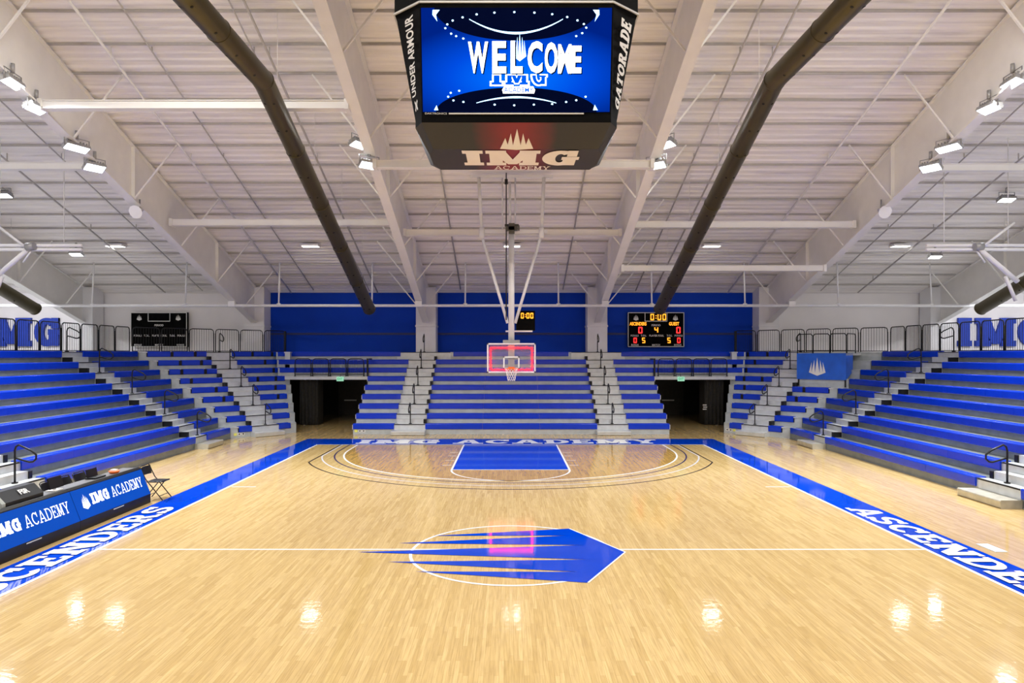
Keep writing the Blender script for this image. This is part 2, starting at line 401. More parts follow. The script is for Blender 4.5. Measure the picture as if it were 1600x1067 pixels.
# border
b = MB()
frect(b, CX-8.57, NEARB-1.83, CX-HW, BASE+1.83, .002); frect(b, CX+HW, NEARB-1.83, CX+8.57, BASE+1.83, .002)
frect(b, CX-HW, BASE, CX+HW, BASE+1.83, .002); frect(b, CX-HW, NEARB-1.83, CX+HW, NEARB, .002)
b.build('border_paint', M['paint_blue'], floor)
HOOPY = BASE-1.6
# stained zone inside the inner arc
st = MB(); pts = [(CX+6.02, BASE)]+arcpts(CX, HOOPY, 6.02, 0, -180, 60)+[(CX-6.02, BASE)]
st.poly([(x, y, .0015) for x, y in pts]); st.build('stained_area', M['stain'], floor)
k = MB(); frect(k, CX-1.80, BASE-5.79, CX+1.80, BASE, .003); k.build('key_paint', M['paint_blue'], floor)
ln = MB()
strip(ln, [(CX-HW-.02, NEARB), (CX-HW-.02, BASE)], .07, .004); strip(ln, [(CX+HW+.02, NEARB), (CX+HW+.02, BASE)], .07, .004)
strip(ln, [(CX-HW, BASE), (CX+HW, BASE)], .06, .004); strip(ln, [(CX-HW, NEARB), (CX+HW, NEARB)], .06, .004)
ln.build('boundary_line', M['paint_white'], floor)
ln = MB(); strip(ln, [(CX-HW, MID), (CX+HW, MID)], .055, .004); ln.build('half_court_line', M['paint_white'], floor)
ln = MB(); strip(ln, arcpts(CX, MID-.12, 1.83, 0, 360, 96), .055, .0045); ln.build('centre_circle', M['paint_white'], floor)
ln = MB()
strip(ln, [(CX-1.83, BASE), (CX-1.83, BASE-5.79)], .06, .004); strip(ln, [(CX+1.83, BASE), (CX+1.83, BASE-5.79)], .06, .004)
strip(ln, [(CX-1.86, BASE-5.79), (CX+1.86, BASE-5.79)], .06, .0045); strip(ln, arcpts(CX, BASE-5.79, 1.83, 180, 360, 40), .055, .004)
for s in (-1, 1):
    for d in (2.15, 2.95, 3.95, 4.95): strip(ln, [(CX+s*1.9, BASE-d), (CX+s*2.2, BASE-d)], .045, .004)
ln.build('key_line', M['paint_white'], floor)
def three(name, r, xs, m, w=.05, z=.004):
    a = math.degrees(math.acos(min(1, xs/r))) if xs < r else 0
    l = MB(); strip(l, [(CX+xs, BASE)]+arcpts(CX, HOOPY, r, -a, -180+a, 64)+[(CX-xs, BASE)], w, z); l.build(name, m, floor)
three('three_point_line', 6.02, 6.02, M['paint_white'], .06)
three('three_point_line', 6.34, 6.34, M['paint_navy'])
three('three_point_line', 6.76, 6.62, M['paint_grey'])
three('three_point_line', 7.24, 6.70, M['paint_black'])
ln = MB(); strip(ln, [(CX-7.55, 18.4), (CX-6.9, 18.4)], .05, .004); strip(ln, [(CX+7.55, 18.4), (CX+6.9, 18.4)], .05, .004); ln.build('coaching_box_line', M['paint_white'], floor)
# court logo
lg = MB(); lg.poly([(a, MID-.17+bq, .006) for a, bq in EMB0]); lg.build('court_logo', M['paint_blue'], floor)
ln = MB(); ln_pts = [(1.233, 1.65), (2.10, 0), (1.233, -1.65)]
strip(ln, [(a+.015, MID-.17+bq) for a, bq in ln_pts], .03, .007); ln.build('logo_outline', M['paint_white'], floor)
# lettering on the border
t = MB(); g = slab('ASCENDERS', .25, .17)
put(t, g, plane((CX+7.80, 15.9, .005), (0, -6.75, 0), (.62, 0, 0)))
t.build('sideline_lettering', M['paint_white'], floor)
t = MB(); put(t, g, plane((CX-7.80, 9.15, .005), (0, 6.75, 0), (-.62, 0, 0)))
t.build('sideline_lettering', M['paint_white'], floor)
t = MB(); put(t, slab('IMG', .33, .2), plane((P(560, 0, 27.8).x, BASE+.28, .005), (P(687, 0, 27.8).x-P(560, 0, 27.8).x, 0, 0), (0, 1.22, 0)))
put(t, slab('ACADEMY', .27, .2), plane((P(709, 0, 27.8).x, BASE+.28, .005), (P(1028, 0, 27.8).x-P(709, 0, 27.8).x, 0, 0), (0, 1.22, 0)))
t.build('baseline_lettering', M['paint_white'], floor)

# ceiling
cl = MB(); n = int((WY1-WY0)/.29); ys = []
for i in range(n+1):
    y = WY0+(WY1-WY0)*i/n
    for dy, dz in ((0, 0), (.05, -.035), (.10, -.035), (.15, 0)):
        yy = min(y+dy, WY1); ys.append((yy, zroof(yy)+dz))
xs = [WX0, -18, -9, 0, 9, 18, WX1]
for i in range(len(ys)-1):
    if ys[i+1][0]-ys[i][0] < 1e-4: continue
    for j in range(len(xs)-1):
        cl.face([(xs[j], *ys[i]), (xs[j], *ys[i+1]), (xs[j+1], *ys[i+1]), (xs[j+1], *ys[i])])
ceiling = struct(cl.build('ceiling', M['liner']))
D = 36.1; k = 0
while D > 13:
    p = MB(); p.box(WX0+.1, WX1-.1, D-.012, D+.018, zroof(D)-.085, zroof(D)-.01); p.build('purlin', M['purlin'], ceiling)
    D -= 1.16
r = MB(); r.box(WX0, WX1, WY0, WY1, 15.6, 15.8); r.build('roof_deck', M['white'], ceiling)

# walls
w = MB()
VX = [(-11.2, -7.0), (7.2, 11.4)]
w.box(WX0, -11.2, WY1, WY1+.2, 0, 7.1); w.box(11.4, WX1, WY1, WY1+.2, 0, 7.1); w.box(-7.0, 7.2, WY1, WY1+.2, 0, 7.1)
for a, c in VX: w.box(a, c, WY1, WY1+.2, 2.5, 7.1)
wall_back = struct(w.build('wall_back', M['wall_w']))
bw = MB(); bw.box(XF-13.2, XF+13.2, WY1-.06, WY1-.01, 3.62, 6.95)
blue = bw.build('blue_panel', M['wall_b'], wall_back)
tr = MB(); tr.box(XF-13.2, XF+13.2, WY1-.10, WY1-.05, 4.62, 4.74)
tr.build('girt_rail', mat('girt_navy', (.002, .014, .13), .5), wall_back)
for nm, bx in (('wall_left', (WX0-.2, WX0, WY0, 41, 0, 15)), ('wall_right', (WX1, WX1+.2, WY0, 41, 0, 15)), ('wall_front', (WX0, WX1, WY0-.2, WY0, 0, 8))):
    w = MB(); w.box(*bx); struct(w.build(nm, M['wall_w']))
# concourse floor above the stands
u9 = 5.5
def conc_poly():
    L = [(WX0, WY0), (CX-11.85-u9, WY0), (CX-11.85-u9, 28.9+.414*u9), (CX-9.75-.414*u9, 31+u9), (CX-9.75-.414*u9, 30.34+u9)]
    Rr = [(2*CX-x, y) for x, y in reversed(L)]
    return L+Rr+[(WX1, WY0)][:0]+[(WX1, WY1), (WX0, WY1)]
cp = conc_poly(); cp = [(min(max(x, WX0), WX1), y) for x, y in cp]
c = MB(); c.prism([(x, y, 3.46) for x, y in cp], (0, 0, .16)); struct(c.build('floor_upper', M['conc']))

# columns and rafters
for i, fx in enumerate([XF+BAY*k for k in (-2.5, -1.5, -.5, .5, 1.5, 2.5)]):
    c = MB(); c.box(fx-.53, fx+.53, 36.2, WY1-.11, 3.62, 7.15); c.box(fx-.56, fx+.56, 36.16, WY1-.11, 5.02, 5.12)
    struct(c.build('column', M['white'], bevel=.012))
    r = MB()
    Ds = [36.18, RIDGE, 2*RIDGE-36.18]
    for a, bb in ((Ds[0], Ds[1]), (Ds[1], Ds[2])):
        # web and flanges
        r.prism([(fx-.02, a, zfl(a)), (fx-.02, bb, zfl(bb)), (fx-.02, bb, zroof(bb)-.12), (fx-.02, a, zroof(a)-.12)], (.04, 0, 0))
        r.prism([(fx-.17, a, zfl(a)-.03), (fx-.17, bb, zfl(bb)-.03), (fx-.17, bb, zfl(bb)+.03), (fx-.17, a, zfl(a)+.03)], (.34, 0, 0))
        r.prism([(fx-.14, a, zroof(a)-.16), (fx-.14, bb, zroof(bb)-.16), (fx-.14, bb, zroof(bb)-.12), (fx-.14, a, zroof(a)-.12)], (.28, 0, 0))
    rb = struct(r.build('beam', M['steel']))
    stf = MB()
    for Dd in (24.4, 31.4): stf.box(fx-.15, fx+.15, Dd-.02, Dd+.02, zfl(Dd)+.02, zroof(Dd)-.16)
    stf.build('stiffener', M['steel'], rb)
    for Dd in (17.55, 21.0, 24.4, 27.9, 31.35, 34.4):
        for s in (-1, 1):
            br = MB(); br.bar((fx+s*.12, Dd, zfl(Dd)+.05), (fx+s*1.65, Dd, zroof(Dd)-.1), .052, .052); br.build('flange_brace', M['steel'], rb)

# cross tie beams spanning between rafters
def tie(xa, xb, D, z, label, h=.2):
    t = MB(); t.box(xa, xb, D-.1, D+.1, z-h/2, z+h/2); t.box(xa, xb, D-.14, D+.14, z-h/2-.02, z-h/2); t.box(xa, xb, D-.14, D+.14, z+h/2, z+h/2+.02)
    for x in (xa, xb): t.box(x-.06, x+.06, D-.18, D+.18, z-h/2-.05, z+h/2+.05)
    return tag(t.build('tie_beam', M['steel']), label, 'roof beam', 'tie beams between the rafters')
f = [XF+BAY*k for k in (-2.5, -1.5, -.5, .5, 1.5, 2.5)]
tie(f[1]+.2, f[2]-.2, 19.5, 10.72, 'white steel cross beam between left rafters, highest one left of the video board')
tie(f[2]+.2, f[3]-.2, 21.5, 9.58, 'white steel cross beam just under and behind the hanging video board')
tie(f[0]+.2, f[1]-.2, 23.4, 10.05, 'white steel cross beam in the far left bay behind the floodlights')
tie(f[4]+.2, f[5]-.2, 23.4, 10.0, 'white steel cross beam in the far right bay behind the floodlights')
tie(f[1]+.2, f[2]-.2, 27.0, 8.80, 'bright white cross beam crossing behind the left duct')
tie(f[2]+.2, f[3]-.2, 27.7, 8.52, 'white cross beam directly above the basketball hoop')
tie(f[3]+.2, f[4]-.2, 27.0, 8.72, 'bright white cross beam crossing behind the right duct, upper of two')
tie(f[3]+.2, f[4]-.2, 29.5, 7.30, 'white cross beam above the lit scoreboard, lower of two beside the right duct')

# long horizontal track pipe with hangers
tp = thing('curtain_track', 'long thin white track pipe hung right across the hall before the blue wall', 'pipe', (XF, 33.3, 5.95))
t = MB(); t.tube([(-27.5, 33.3, 5.95), (27.8, 33.3, 5.95)], .07, 8); t.build('track_pipe', M['white'], tp)
for k in range(-6, 6):
    x = XF+2.285+4.57*k
    h = MB(); h.tube([(x, 33.3, 5.95), (x, 33.45, zroof(33.45)-.1)], .04, 6); h.tube([(x, 33.3, 5.93), (x, 33.3, 6.06)], .10, 6); h.build('hanger_rod', M['white'], tp)
for k in (-1.5, -.5, .5, 1.5):
    h = MB(); h.box(XF+BAY*k-.16, XF+BAY*k+.16, 33.2, 33.4, 5.9, zfl(33.3)-.03); h.build('clamp', M['white'], tp)

# pipes along the roof slope
def roofpipe(x, label, r=.035, drop=.3, d0=36.5, m='purlin'):
    t = MB(); t.tube([(x, RIDGE, zroof(RIDGE)-drop), (x, d0, zroof(d0)-drop)], r, 6)
    for Dd in (15, 20, 25, 30, 35): t.box(x-.015, x+.015, Dd-.015, Dd+.015, zroof(Dd)-drop, zroof(Dd)-.02)
    tag(t.build('roof_pipe', M[m]), label, 'pipe', 'thin pipes along the roof slope')
roofpipe(-11.7, 'thin white pipe on the roof slope just right of the left outer rafter', .045, m='steel')
roofpipe(-10.5, 'faint thin pipe on the roof between the left outer rafter pipe and left duct', .025, .16)
roofpipe(-7.05, 'thin pipe on the roof between the left duct and left inner rafter, right of two', .04)
roofpipe(-7.5, 'thin conduit on the roof beside the left duct, left of two', .025, .2)
roofpipe(6.8, 'thin conduit on the roof right of the right inner rafter, left of two', .03, .2)
roofpipe(7.75, 'thin pipe on the roof right of the right inner rafter, right of two', .04)
roofpipe(11.75, 'thin white pipe on the roof slope just left of the right outer rafter', .045, m='steel')
roofpipe(-2.6, 'thin grey conduit on the roof left of the hoop hangers', .03, .12)
roofpipe(2.9, 'thin grey conduit on the roof right of the hoop hangers', .03, .12)
for s, sd in ((-1, 'left'), (1, 'right')):
    roofpipe(XF+s*15.6, 'dark thin pipe on the %s outer bay roof, nearest the outer rafter' % sd, .035)
    roofpipe(XF+s*16.6, 'dark thin conduit on the %s outer bay roof, second from the outer rafter' % sd, .025, .2)
    roofpipe(XF+s*18.6, 'dark thin pipe on the %s outer bay roof beyond the roof panel light' % sd, .035)

# ducts
def duct(x, pts, r, label):
    root = thing('air_duct', label, 'duct', (x, pts[-1][0], pts[-1][1]), 'round olive air ducts')
    t = MB(); P3 = [V((x, d, z)) for d, z in pts]
    t.tube(P3, r, 28); t.build('duct_tube', M['duct'], root)
    # seams and vent holes
    for i in range(len(P3)-1):
        d = P3[i+1]-P3[i]; L = d.length; d.normalize()
        side = d.cross(V((1, 0, 0))).normalized()
        if side.z > 0: side = -side
        cnt = int(L/2.4)
        for k in range(cnt+1):
            c = P3[i]+d*(L*k/max(cnt, 1))
            t = MB(); xx = V((1, 0, 0)); N = 28
            ring = [c+(xx*math.cos(2*PI*j/N)+side*math.sin(2*PI*j/N))*(r+.004) for j in range(N)]
            t.tube(ring, .012, 5, closed=True); t.build('seam', M['duct'], root)
        h = MB()
        for k in range(int(L/1.1)):
            for a in (.45, -.45):
                c = P3[i]+d*(.6+1.1*k); nrm = (side*math.cos(a)+V((1, 0, 0))*math.sin(a)*(-1 if x > 0 else 1))
                c2 = c+nrm*(r+.001); h.tube([c2, c2+nrm*.006], .035, 8)
        if h.f: h.build('vent_hole', M['dot'], root)
    for dd in range(4):
        k = MB(); D = pts[-1][0]-1.5-dd*3.6; z = [a for a in pts]
        zz = pts[1][1]+(pts[-1][1]-pts[1][1])*(D-pts[1][0])/(pts[-1][0]-pts[1][0])
        k.tube([(x, D, zz+r*.98), (x, D, zroof(D)-.03)], .006, 5); k.build('hanger_cable', M['steel'], root)
def duct_pts(): return
duct(-6.37, [(4, 10.69), (17.6, 10.69), (31, 5.63)], .27, 'long round olive air duct left of the video board, sloping down to the blue wall')
duct(6.88, [(4, 10.69), (17.6, 10.69), (31, 5.63)], .27, 'long round olive air duct right of the video board, ending over the lit scoreboard')
duct(-21.6, [(14, 10.69), (17.6, 10.3), (31, 5.63)], .27, 'round olive air duct end poking in at the left above the wall letters')
duct(21.5, [(14, 10.69), (17.6, 10.3), (31, 5.63)], .27, 'round olive air duct end poking in at the right above the wall letters')

# ------------------------------------------------------------------ lamps
def area(loc, size, energy, rot=(0, 0, 0), col=(1, .97, .93), sy=None, spread=180):
    l = bpy.data.lights.new('lamp', 'AREA'); l.energy = energy; l.color = col; l.size = size
    l.spread = math.radians(spread); l.shape = 'RECTANGLE'; l.size_y = sy or size
    o = bpy.data.objects.new('lamp', l); C.objects.link(o); o.location = loc; o.rotation_euler = rot
    return o
FLOOD_E = 300
def floodlight(p, aim, label, sz=(.62, .34), e=1.0, small=False):
    p = V(p); d = (V(aim)-p).normalized()
    root = thing('floodlight', label, 'floodlight', p, 'LED floodlights on the rafters')
    x = d.cross(V((0, 0, 1))).normalized(); y = d.cross(x).normalized()
    a, bq = sz[0]/2, sz[1]/2
    h = MB(); h.obox(p-d*.05, x*a, y*bq, d*.05)
    for k in range(7): h.obox(p-d*.14+x*(a*(-.8+1.6*k/6)), x*.012, y*bq*.9, d*.05)
    h.build('housing', M['lampgrey'], root)
    l = MB(); l.obox(p+d*.008, x*a*.9, y*bq*.85, d*.006); l.build('lens', M['lens'], root)
    k = MB(); k.tube([p-x*a*1.04, p-x*a*1.04+V((0, 0, .32)), p+x*a*1.04+V((0, 0, .32)), p+x*a*1.04], .018, 6); k.tube([p+V((0, 0, .30)), p+V((0, 0, .55))], .05, 8)
    k.build('yoke', M['lampgrey'], root)
    o = area(p+d*.03, sz[0]*.85, FLOOD_E*e, col=(.95, .98, 1), sy=sz[1]*.8, spread=125); o.rotation_euler = d.to_track_quat('-Z', 'Y').to_euler()
    return root
for s, sd in ((-1, 'left'), (1, 'right')):
    aim = (XF+s*2, 20, 0)
    q = lambda X, px, py: P(px if s < 0 else 2*802-px, py, 0)
    def at(px, py, X):
        if s > 0: px = 1602-px
        D = abs(X)*F/abs(px-HX); return P(px, py, D)
    floodlight(at(561, 227, XF+s*4.98), aim, 'floodlight on the %s inner rafter beside the video board, upper one' % sd)
    floodlight(at(577, 259, XF+s*4.6), (XF+s*1, 17, 0), 'floodlight on the %s inner rafter level with the cross beam, middle one' % sd, (.66, .3), .6)
    floodlight(at(595, 292, XF+s*4.6), (XF+s*2, 24, 0), 'small square floodlight on the %s inner rafter, lowest one' % sd, (.28, .24), .5)
    ao = (XF+s*9, 19, 0)
    floodlight(at(20, 131, XF+s*13.6), ao, 'floodlight on the %s outer rafter, topmost of four' % sd, (.75, .3))
    floodlight(at(57, 171, XF+s*13.6), ao, 'floodlight on the %s outer rafter, second from top of four' % sd, (.62, .34))
    floodlight(at(120, 232, XF+s*13.6), ao, 'floodlight on the %s outer rafter, third from top of four' % sd, (.75, .3))
    floodlight(at(148, 263, XF+s*13.6), ao, 'floodlight on the %s outer rafter, lowest of four' % sd, (.62, .34))
    p = P(119 if s < 0 else 1461, 398 if s < 0 else 402, 31.1)
    floodlight(p, (p.x, p.y-3, 0), 'small floodlight under the %s outer bay roof below the panel light' % sd, (.55, .3), .06)
    p = P(5 if s < 0 else 1573, 306 if s < 0 else 313, 27.2)
    floodlight(p, (p.x, p.y-3, 0), 'floodlight at the far %s edge high in the outer bay' % sd, (.6, .34), .3)
def rooflight(px, py, label):
    D = 31.6; p = P(px, py, D); p.z = zroof(D)-.22
    root = thing('roof_light', label, 'ceiling light', p, 'panel lights on the roof slope before the blue wall')
    a = MB(); a.box(p.x-.42, p.x+.42, D-.22, D+.22, p.z, p.z+.10); a.build('frame', M['white'], root)
    l = MB(); l.box(p.x-.36, p.x+.36, D-.18, D+.18, p.z-.02, p.z); l.build('lens', M['lensw'], root)
    area((p.x, D-.02, p.z-.04), .7, 22, sy=.34, col=(1, .97, .92))
rooflight(180, 373, 'panel light on the roof of the left outer bay')
rooflight(485, 373, 'panel light on the roof right of the left outer rafter')
rooflight(800, 373, 'panel light on the roof behind the hoop hangers')
rooflight(1112, 374, 'panel light on the roof right of the right duct')
rooflight(1407, 378, 'panel light on the roof of the right outer bay')
# lamps over the near half of the hall (above and behind the frame)
for X in (-18, -9, .14, 9.3, 18.3):
    for D in (-7, 0, 6.5, 14.5):
        if abs(X) < 1 and D == 14.5: continue
        area((X, D, zroof(D)-1.2), 1.2, {-7: 140, 0: 250, 6.5: 430, 14.5: 600}[D], col=(1, .97, .93))

for X in (-26, 26.3):  # unseen lamps added in the outer bays to brighten the white wall
    for D in (16, 24, 31): area((X, D, zroof(D)-1.0), 1.0, {16: 240, 24: 400, 31: 420}[D], col=(.97, .97, 1))
# horn speakers on the outer rafters
for s, px, py in ((-1, 216, 330), (1, 1379, 330)):
    X = XF+s*13.6; D = abs(X)*F/abs(px-HX); p = P(px, py, D)
    root = thing('horn_speaker', 'small white horn speaker under the %s outer rafter below the floodlights' % ('left' if s < 0 else 'right'), 'speaker', p)
    h = MB(); h.tube([p+V((0, .25, .1)), p+V((0, .05, .03)), p+V((0, -.18, -.06))], [.06, .10, .24], 14); h.build('horn', M['white'], root)
    h = MB(); h.tube([p+V((0, .1, .05)), p+V((0, .1, .45))], .03, 6); h.build('bracket', M['lampgrey'], root)

# ================================================================== BLEACHERS
Z0, RISE, RUN, NR = .47, .404, .63, 9
SEATW, SEATH = .29, .245
class Bank:
    def __init__(s, O, r, n): s.O = V((O[0], O[1], 0)); s.r = V((r[0], r[1], 0)); s.n = V((n[0], n[1], 0)); s.flip = s.r.cross(s.n).z < 0
    def p(s, t, u, z): return s.O+s.r*t+s.n*u+V((0, 0, z))
    def extr(s, mb, prof, t0, t1, m0=0, m1=0, m=None):
        n = len(prof)
        a = [s.p(t0+m0*u, u, z) for u, z in prof]; b_ = [s.p(t1+m1*u, u, z) for u, z in prof]
        tri = tessellate_polygon([[V((u, z, 0)) for u, z in prof]])
        mb.raw(a+b_, list(tri)+[tuple(i+n for i in reversed(t)) for t in tri]+[(i, (i+1) % n, n+(i+1) % n, n+i) for i in range(n)], m)
def seat_prof(k):
    u, z = k*RUN, Z0+k*RISE
    return [(u+.012, z-SEATH), (u, z-SEATH+.03), (u-.005, z-.03), (u+.008, z-.008), (u+.03, z), (u+.10, z-.012), (u+.2, z-.014), (u+SEATW-.02, z), (u+SEATW, z-.012), (u+SEATW, z-.05), (u+.04, z-.06), (u+.04, z-SEATH)]
def deck_prof(k):      # riser under seat k and the footboard behind it (the deck of row k+1)
    u, z = k*RUN, Z0+k*RISE
    lo = .015 if k == 0 else z-.43-.03
    dk = z+RISE-.43                                            # next deck level
    return [(u+.05, lo), (u+.05, z-SEATH+.02), (u+.06, dk-.05), (u+.045, dk-.045), (u+.045, dk), (u+RUN+.06, dk), (u+RUN+.06, dk-.03), (u+.09, dk-.03), (u+.09, lo)]
SEATGRP = 'blue bench bleacher sections'
def section(bank, label, rng, drange, rows=range(NR), gaps=False, endpanel=(False, False), mit=(0, 0), loc=None, seams=2.4, deck='deck', endmat='blackm', tabs=False, stickers=None):
    root = thing('bleacher_section', label, 'bleachers', bank.p(*(loc or (rng(0)[0], 0)), 0), SEATGRP)
    for k in rows:
        d0, d1 = drange(k)
        mb = MB(); bank.extr(mb, deck_prof(k), d0, d1, *mit)
        if k == 0:
            bank.extr(mb, [(.03, .0), (.03, .018), (.2, .018), (.2, 0)], d0, d1, *mit)
        mb.build('deck', M[deck], root)
        r_ = rng(k)
        if r_ is None: continue
        t0, t1 = r_
        mb = MB()
        if gaps:
            segs = []; L = t1-t0; n = max(1, round(L/.5)); w = L/n
            rr = random.Random(k*13+int(t0*10))
            runs = []; start = t0
            i = 0
            while i < n:
                take = rr.choice((1, 2, 2, 3)); e = min(n, i+take); segs.append((t0+i*w+(.0 if i == 0 else .07), t0+e*w-(.0 if e == n else .07))); i = e
        else:
            L = t1-t0; n = max(1, round(L/seams)); w = L/n
            segs = [(t0+i*w+(.004 if i else 0), t0+(i+1)*w-(.004 if i < n-1 else 0)) for i in range(n)]
        for a, c in segs: bank.extr(mb, seat_prof(k), a, c)
        mb.build('seat_bench', M['seat'], root)
        bk = MB(); u, z = k*RUN, Z0+k*RISE
        bank.extr(bk, [(u+.045, z-SEATH-.01), (u+.045, z-.06), (u+.24, z-.06), (u+.24, z-SEATH-.01)], t0-.04, t1+.04)
        if gaps:
            for (a, c), (a2, c2) in zip(segs, segs[1:]): bank.extr(bk, [(u+.012, z-SEATH), (u+.012, z-.02), (u+.26, z-.02), (u+.26, z-SEATH)], c+.001, a2-.001)
        bk.build('seat_support', M['black'] if gaps else M['alu'], root)
        if tabs:
            tb = MB(); bank.extr(tb, [(u+.02, z-.06), (u+.02, z-.015), (u+.26, z-.015), (u+.26, z-.06)], t0-.2, t0-.01); tb.build('bench_tab', M['alu'], root)
    if stickers is not None:
        for off, mm in ((0, 'yellow'), (.17, 'letter'), (.34, 'letter')):
            sk_ = MB(); bank.extr(sk_, [(.043, .09), (.043, .20), (.049, .20), (.049, .09)], stickers+off, stickers+off+.13); sk_.build('sticker', M[mm], root)
            if off:
                sk_ = MB(); bank.extr(sk_, [(.039, .115), (.039, .175), (.045, .175), (.045, .115)], stickers+off+.035, stickers+off+.095); sk_.build('sticker_dot', M['black'], root)
    ends = []
    if endpanel[0]: ends.append((drange, 0, 1))
    if endpanel[1]: ends.append((drange, 1, -1))
    for dr, idx, sg in ends:
        ep = MB(); kk = list(rows)
        for k in kk:
            t = dr(k)[idx]; u = k*RUN; dk = Z0+(k+1)*RISE-.43
            lo = .02
            bank.extr(ep, [(u+.10, lo), (u+.10, dk-.03), (u+RUN+.10, dk-.03), (u+RUN+.10, lo)], t+.01*sg, t+.05*sg, mit[idx], mit[idx])
        ep.build('end_panel', M[endmat], root)
    return root
def prail(bank, t, u, z, parent):
    # black P-shaped aisle rail: post with a loop leaning towards the court
    pr = MB(); pts = [(0, 0), (0, .80), (-.03, .90), (-.10, .94), (-.40, .80), (-.52, .70), (-.52, .60), (-.45, .53), (-.36, .52), (0, .62)]
    pr.tube([bank.p(t, u+a, z+b_) for a, b_ in pts], .024, 8)
    pr.tube([bank.p(t, u, z), bank.p(t, u, z+.03)], .07, 8)
    pr.build('handrail', M['black'], parent)
def aisle(bank, label, t0, t1, rails, rt=None, frontstep=True, rows=range(NR), top_wide=None, warm=False, black=(0, 1)):
    root = thing('aisle_stairs', label, 'stairs', bank.p((t0+t1)/2, 0, 0), 'aisle stairs between bleacher sections')
    for k in rows:
        u, z = k*RUN, Z0+k*RISE; dk = z+RISE-.43; lo = .015 if k == 0 else z-.43-.03
        a, c = t0, t1
        if top_wide and k == NR-1: a, c = t0-top_wide, t1+top_wide
        mb = MB()
        bank.extr(mb, [(u+.04, lo), (u+.04, dk-.045), (u+.03, dk-.045), (u+.03, dk+.002), (u+RUN+.05, dk+.002), (u+RUN+.05, dk-.03), (u+.09, dk-.03), (u+.09, lo)], a+.005, c-.005)
        tr = mb.build('tread', M['alu'], root)
        ns = MB(); bank.extr(ns, [(u+.022, dk-.028), (u+.022, dk+.006), (u+.06, dk+.006), (u+.06, dk-.028)], a+.01, c-.01); ns.build('nosing', M['black'], root)
        if k > 0:
            base = z-.43
            st_ = MB(); bank.extr(st_, [(u-.27, base), (u-.27, base+.20), (u+.04, base+.20), (u+.04, base)], t0+.12, t1-.12)
            st_.build('half_step', M['alu'], root)
            for tt in [(t0+.0, t1-.12)[i] for i in black]:
                bk = MB(); bank.extr(bk, [(u-.30, base+.0), (u-.30, base+.19), (u+.02, base+.19), (u+.02, base)], tt, tt+.12); bk.build('step_end_shadow', M['black'], root)  # black block painted in for the shadow at the half step's open end
    if frontstep:
        mb = MB(); bank.extr(mb, [(-.46, .01), (-.48, .17), (-.46, .19), (.03, .19), (.03, .01)], t0-.05, t1+.02); mb.build('front_step', M['alum_warm'] if warm else M['alu'], root, bevel=.01)
    for k in rails:
        u = k*RUN; z = Z0+k*RISE-.43 if k > 0 else .02
        prail(bank, rt if rt is not None else (t0+t1)/2, u+.25, Z0+(k+1)*RISE-.43, root)
    return root

# --- centre bank
XB = .10
ctr = Bank((XB, 30.34), (1, 0), (0, 1))
def vedge(k): return 9.75-.05+.414*(k*RUN)+.35
def left_rng(k): return (-7.07, -5.24) if k < 6 else (-vedge(k), -5.24 if k < 8 else -5.75)
def left_d(k): return (-7.07, -5.24) if k < 6 else (-vedge(k)-.1, -5.24)
section(ctr, 'narrow blue bench section left of the far aisle behind the hoop, beside the left tunnel', left_rng, left_d, endpanel=(True, False), stickers=-7.0)
section(ctr, 'wide blue bench section straight behind the basketball hoop', lambda k: (-3.84, 3.84) if k < 8 else (-3.0, 3.0), lambda k: (-3.84, 3.84))
section(ctr, 'narrow blue bench section right of the far aisle behind the hoop, beside the right tunnel', lambda k: (-left_rng(k)[1], -left_rng(k)[0]), lambda k: (-left_d(k)[1], -left_d(k)[0]), endpanel=(False, True))
for s, sd in ((-1, 'left'), (1, 'right')):
    t0, t1 = sorted((s*3.84, s*5.24))
    aisle(ctr, 'grey aisle stairs behind the hoop on the %s, leading up to the blue wall' % sd, t0, t1, (0, 2, 4, 6, 8), top_wide=.7, black=(1,) if s < 0 else (0,))

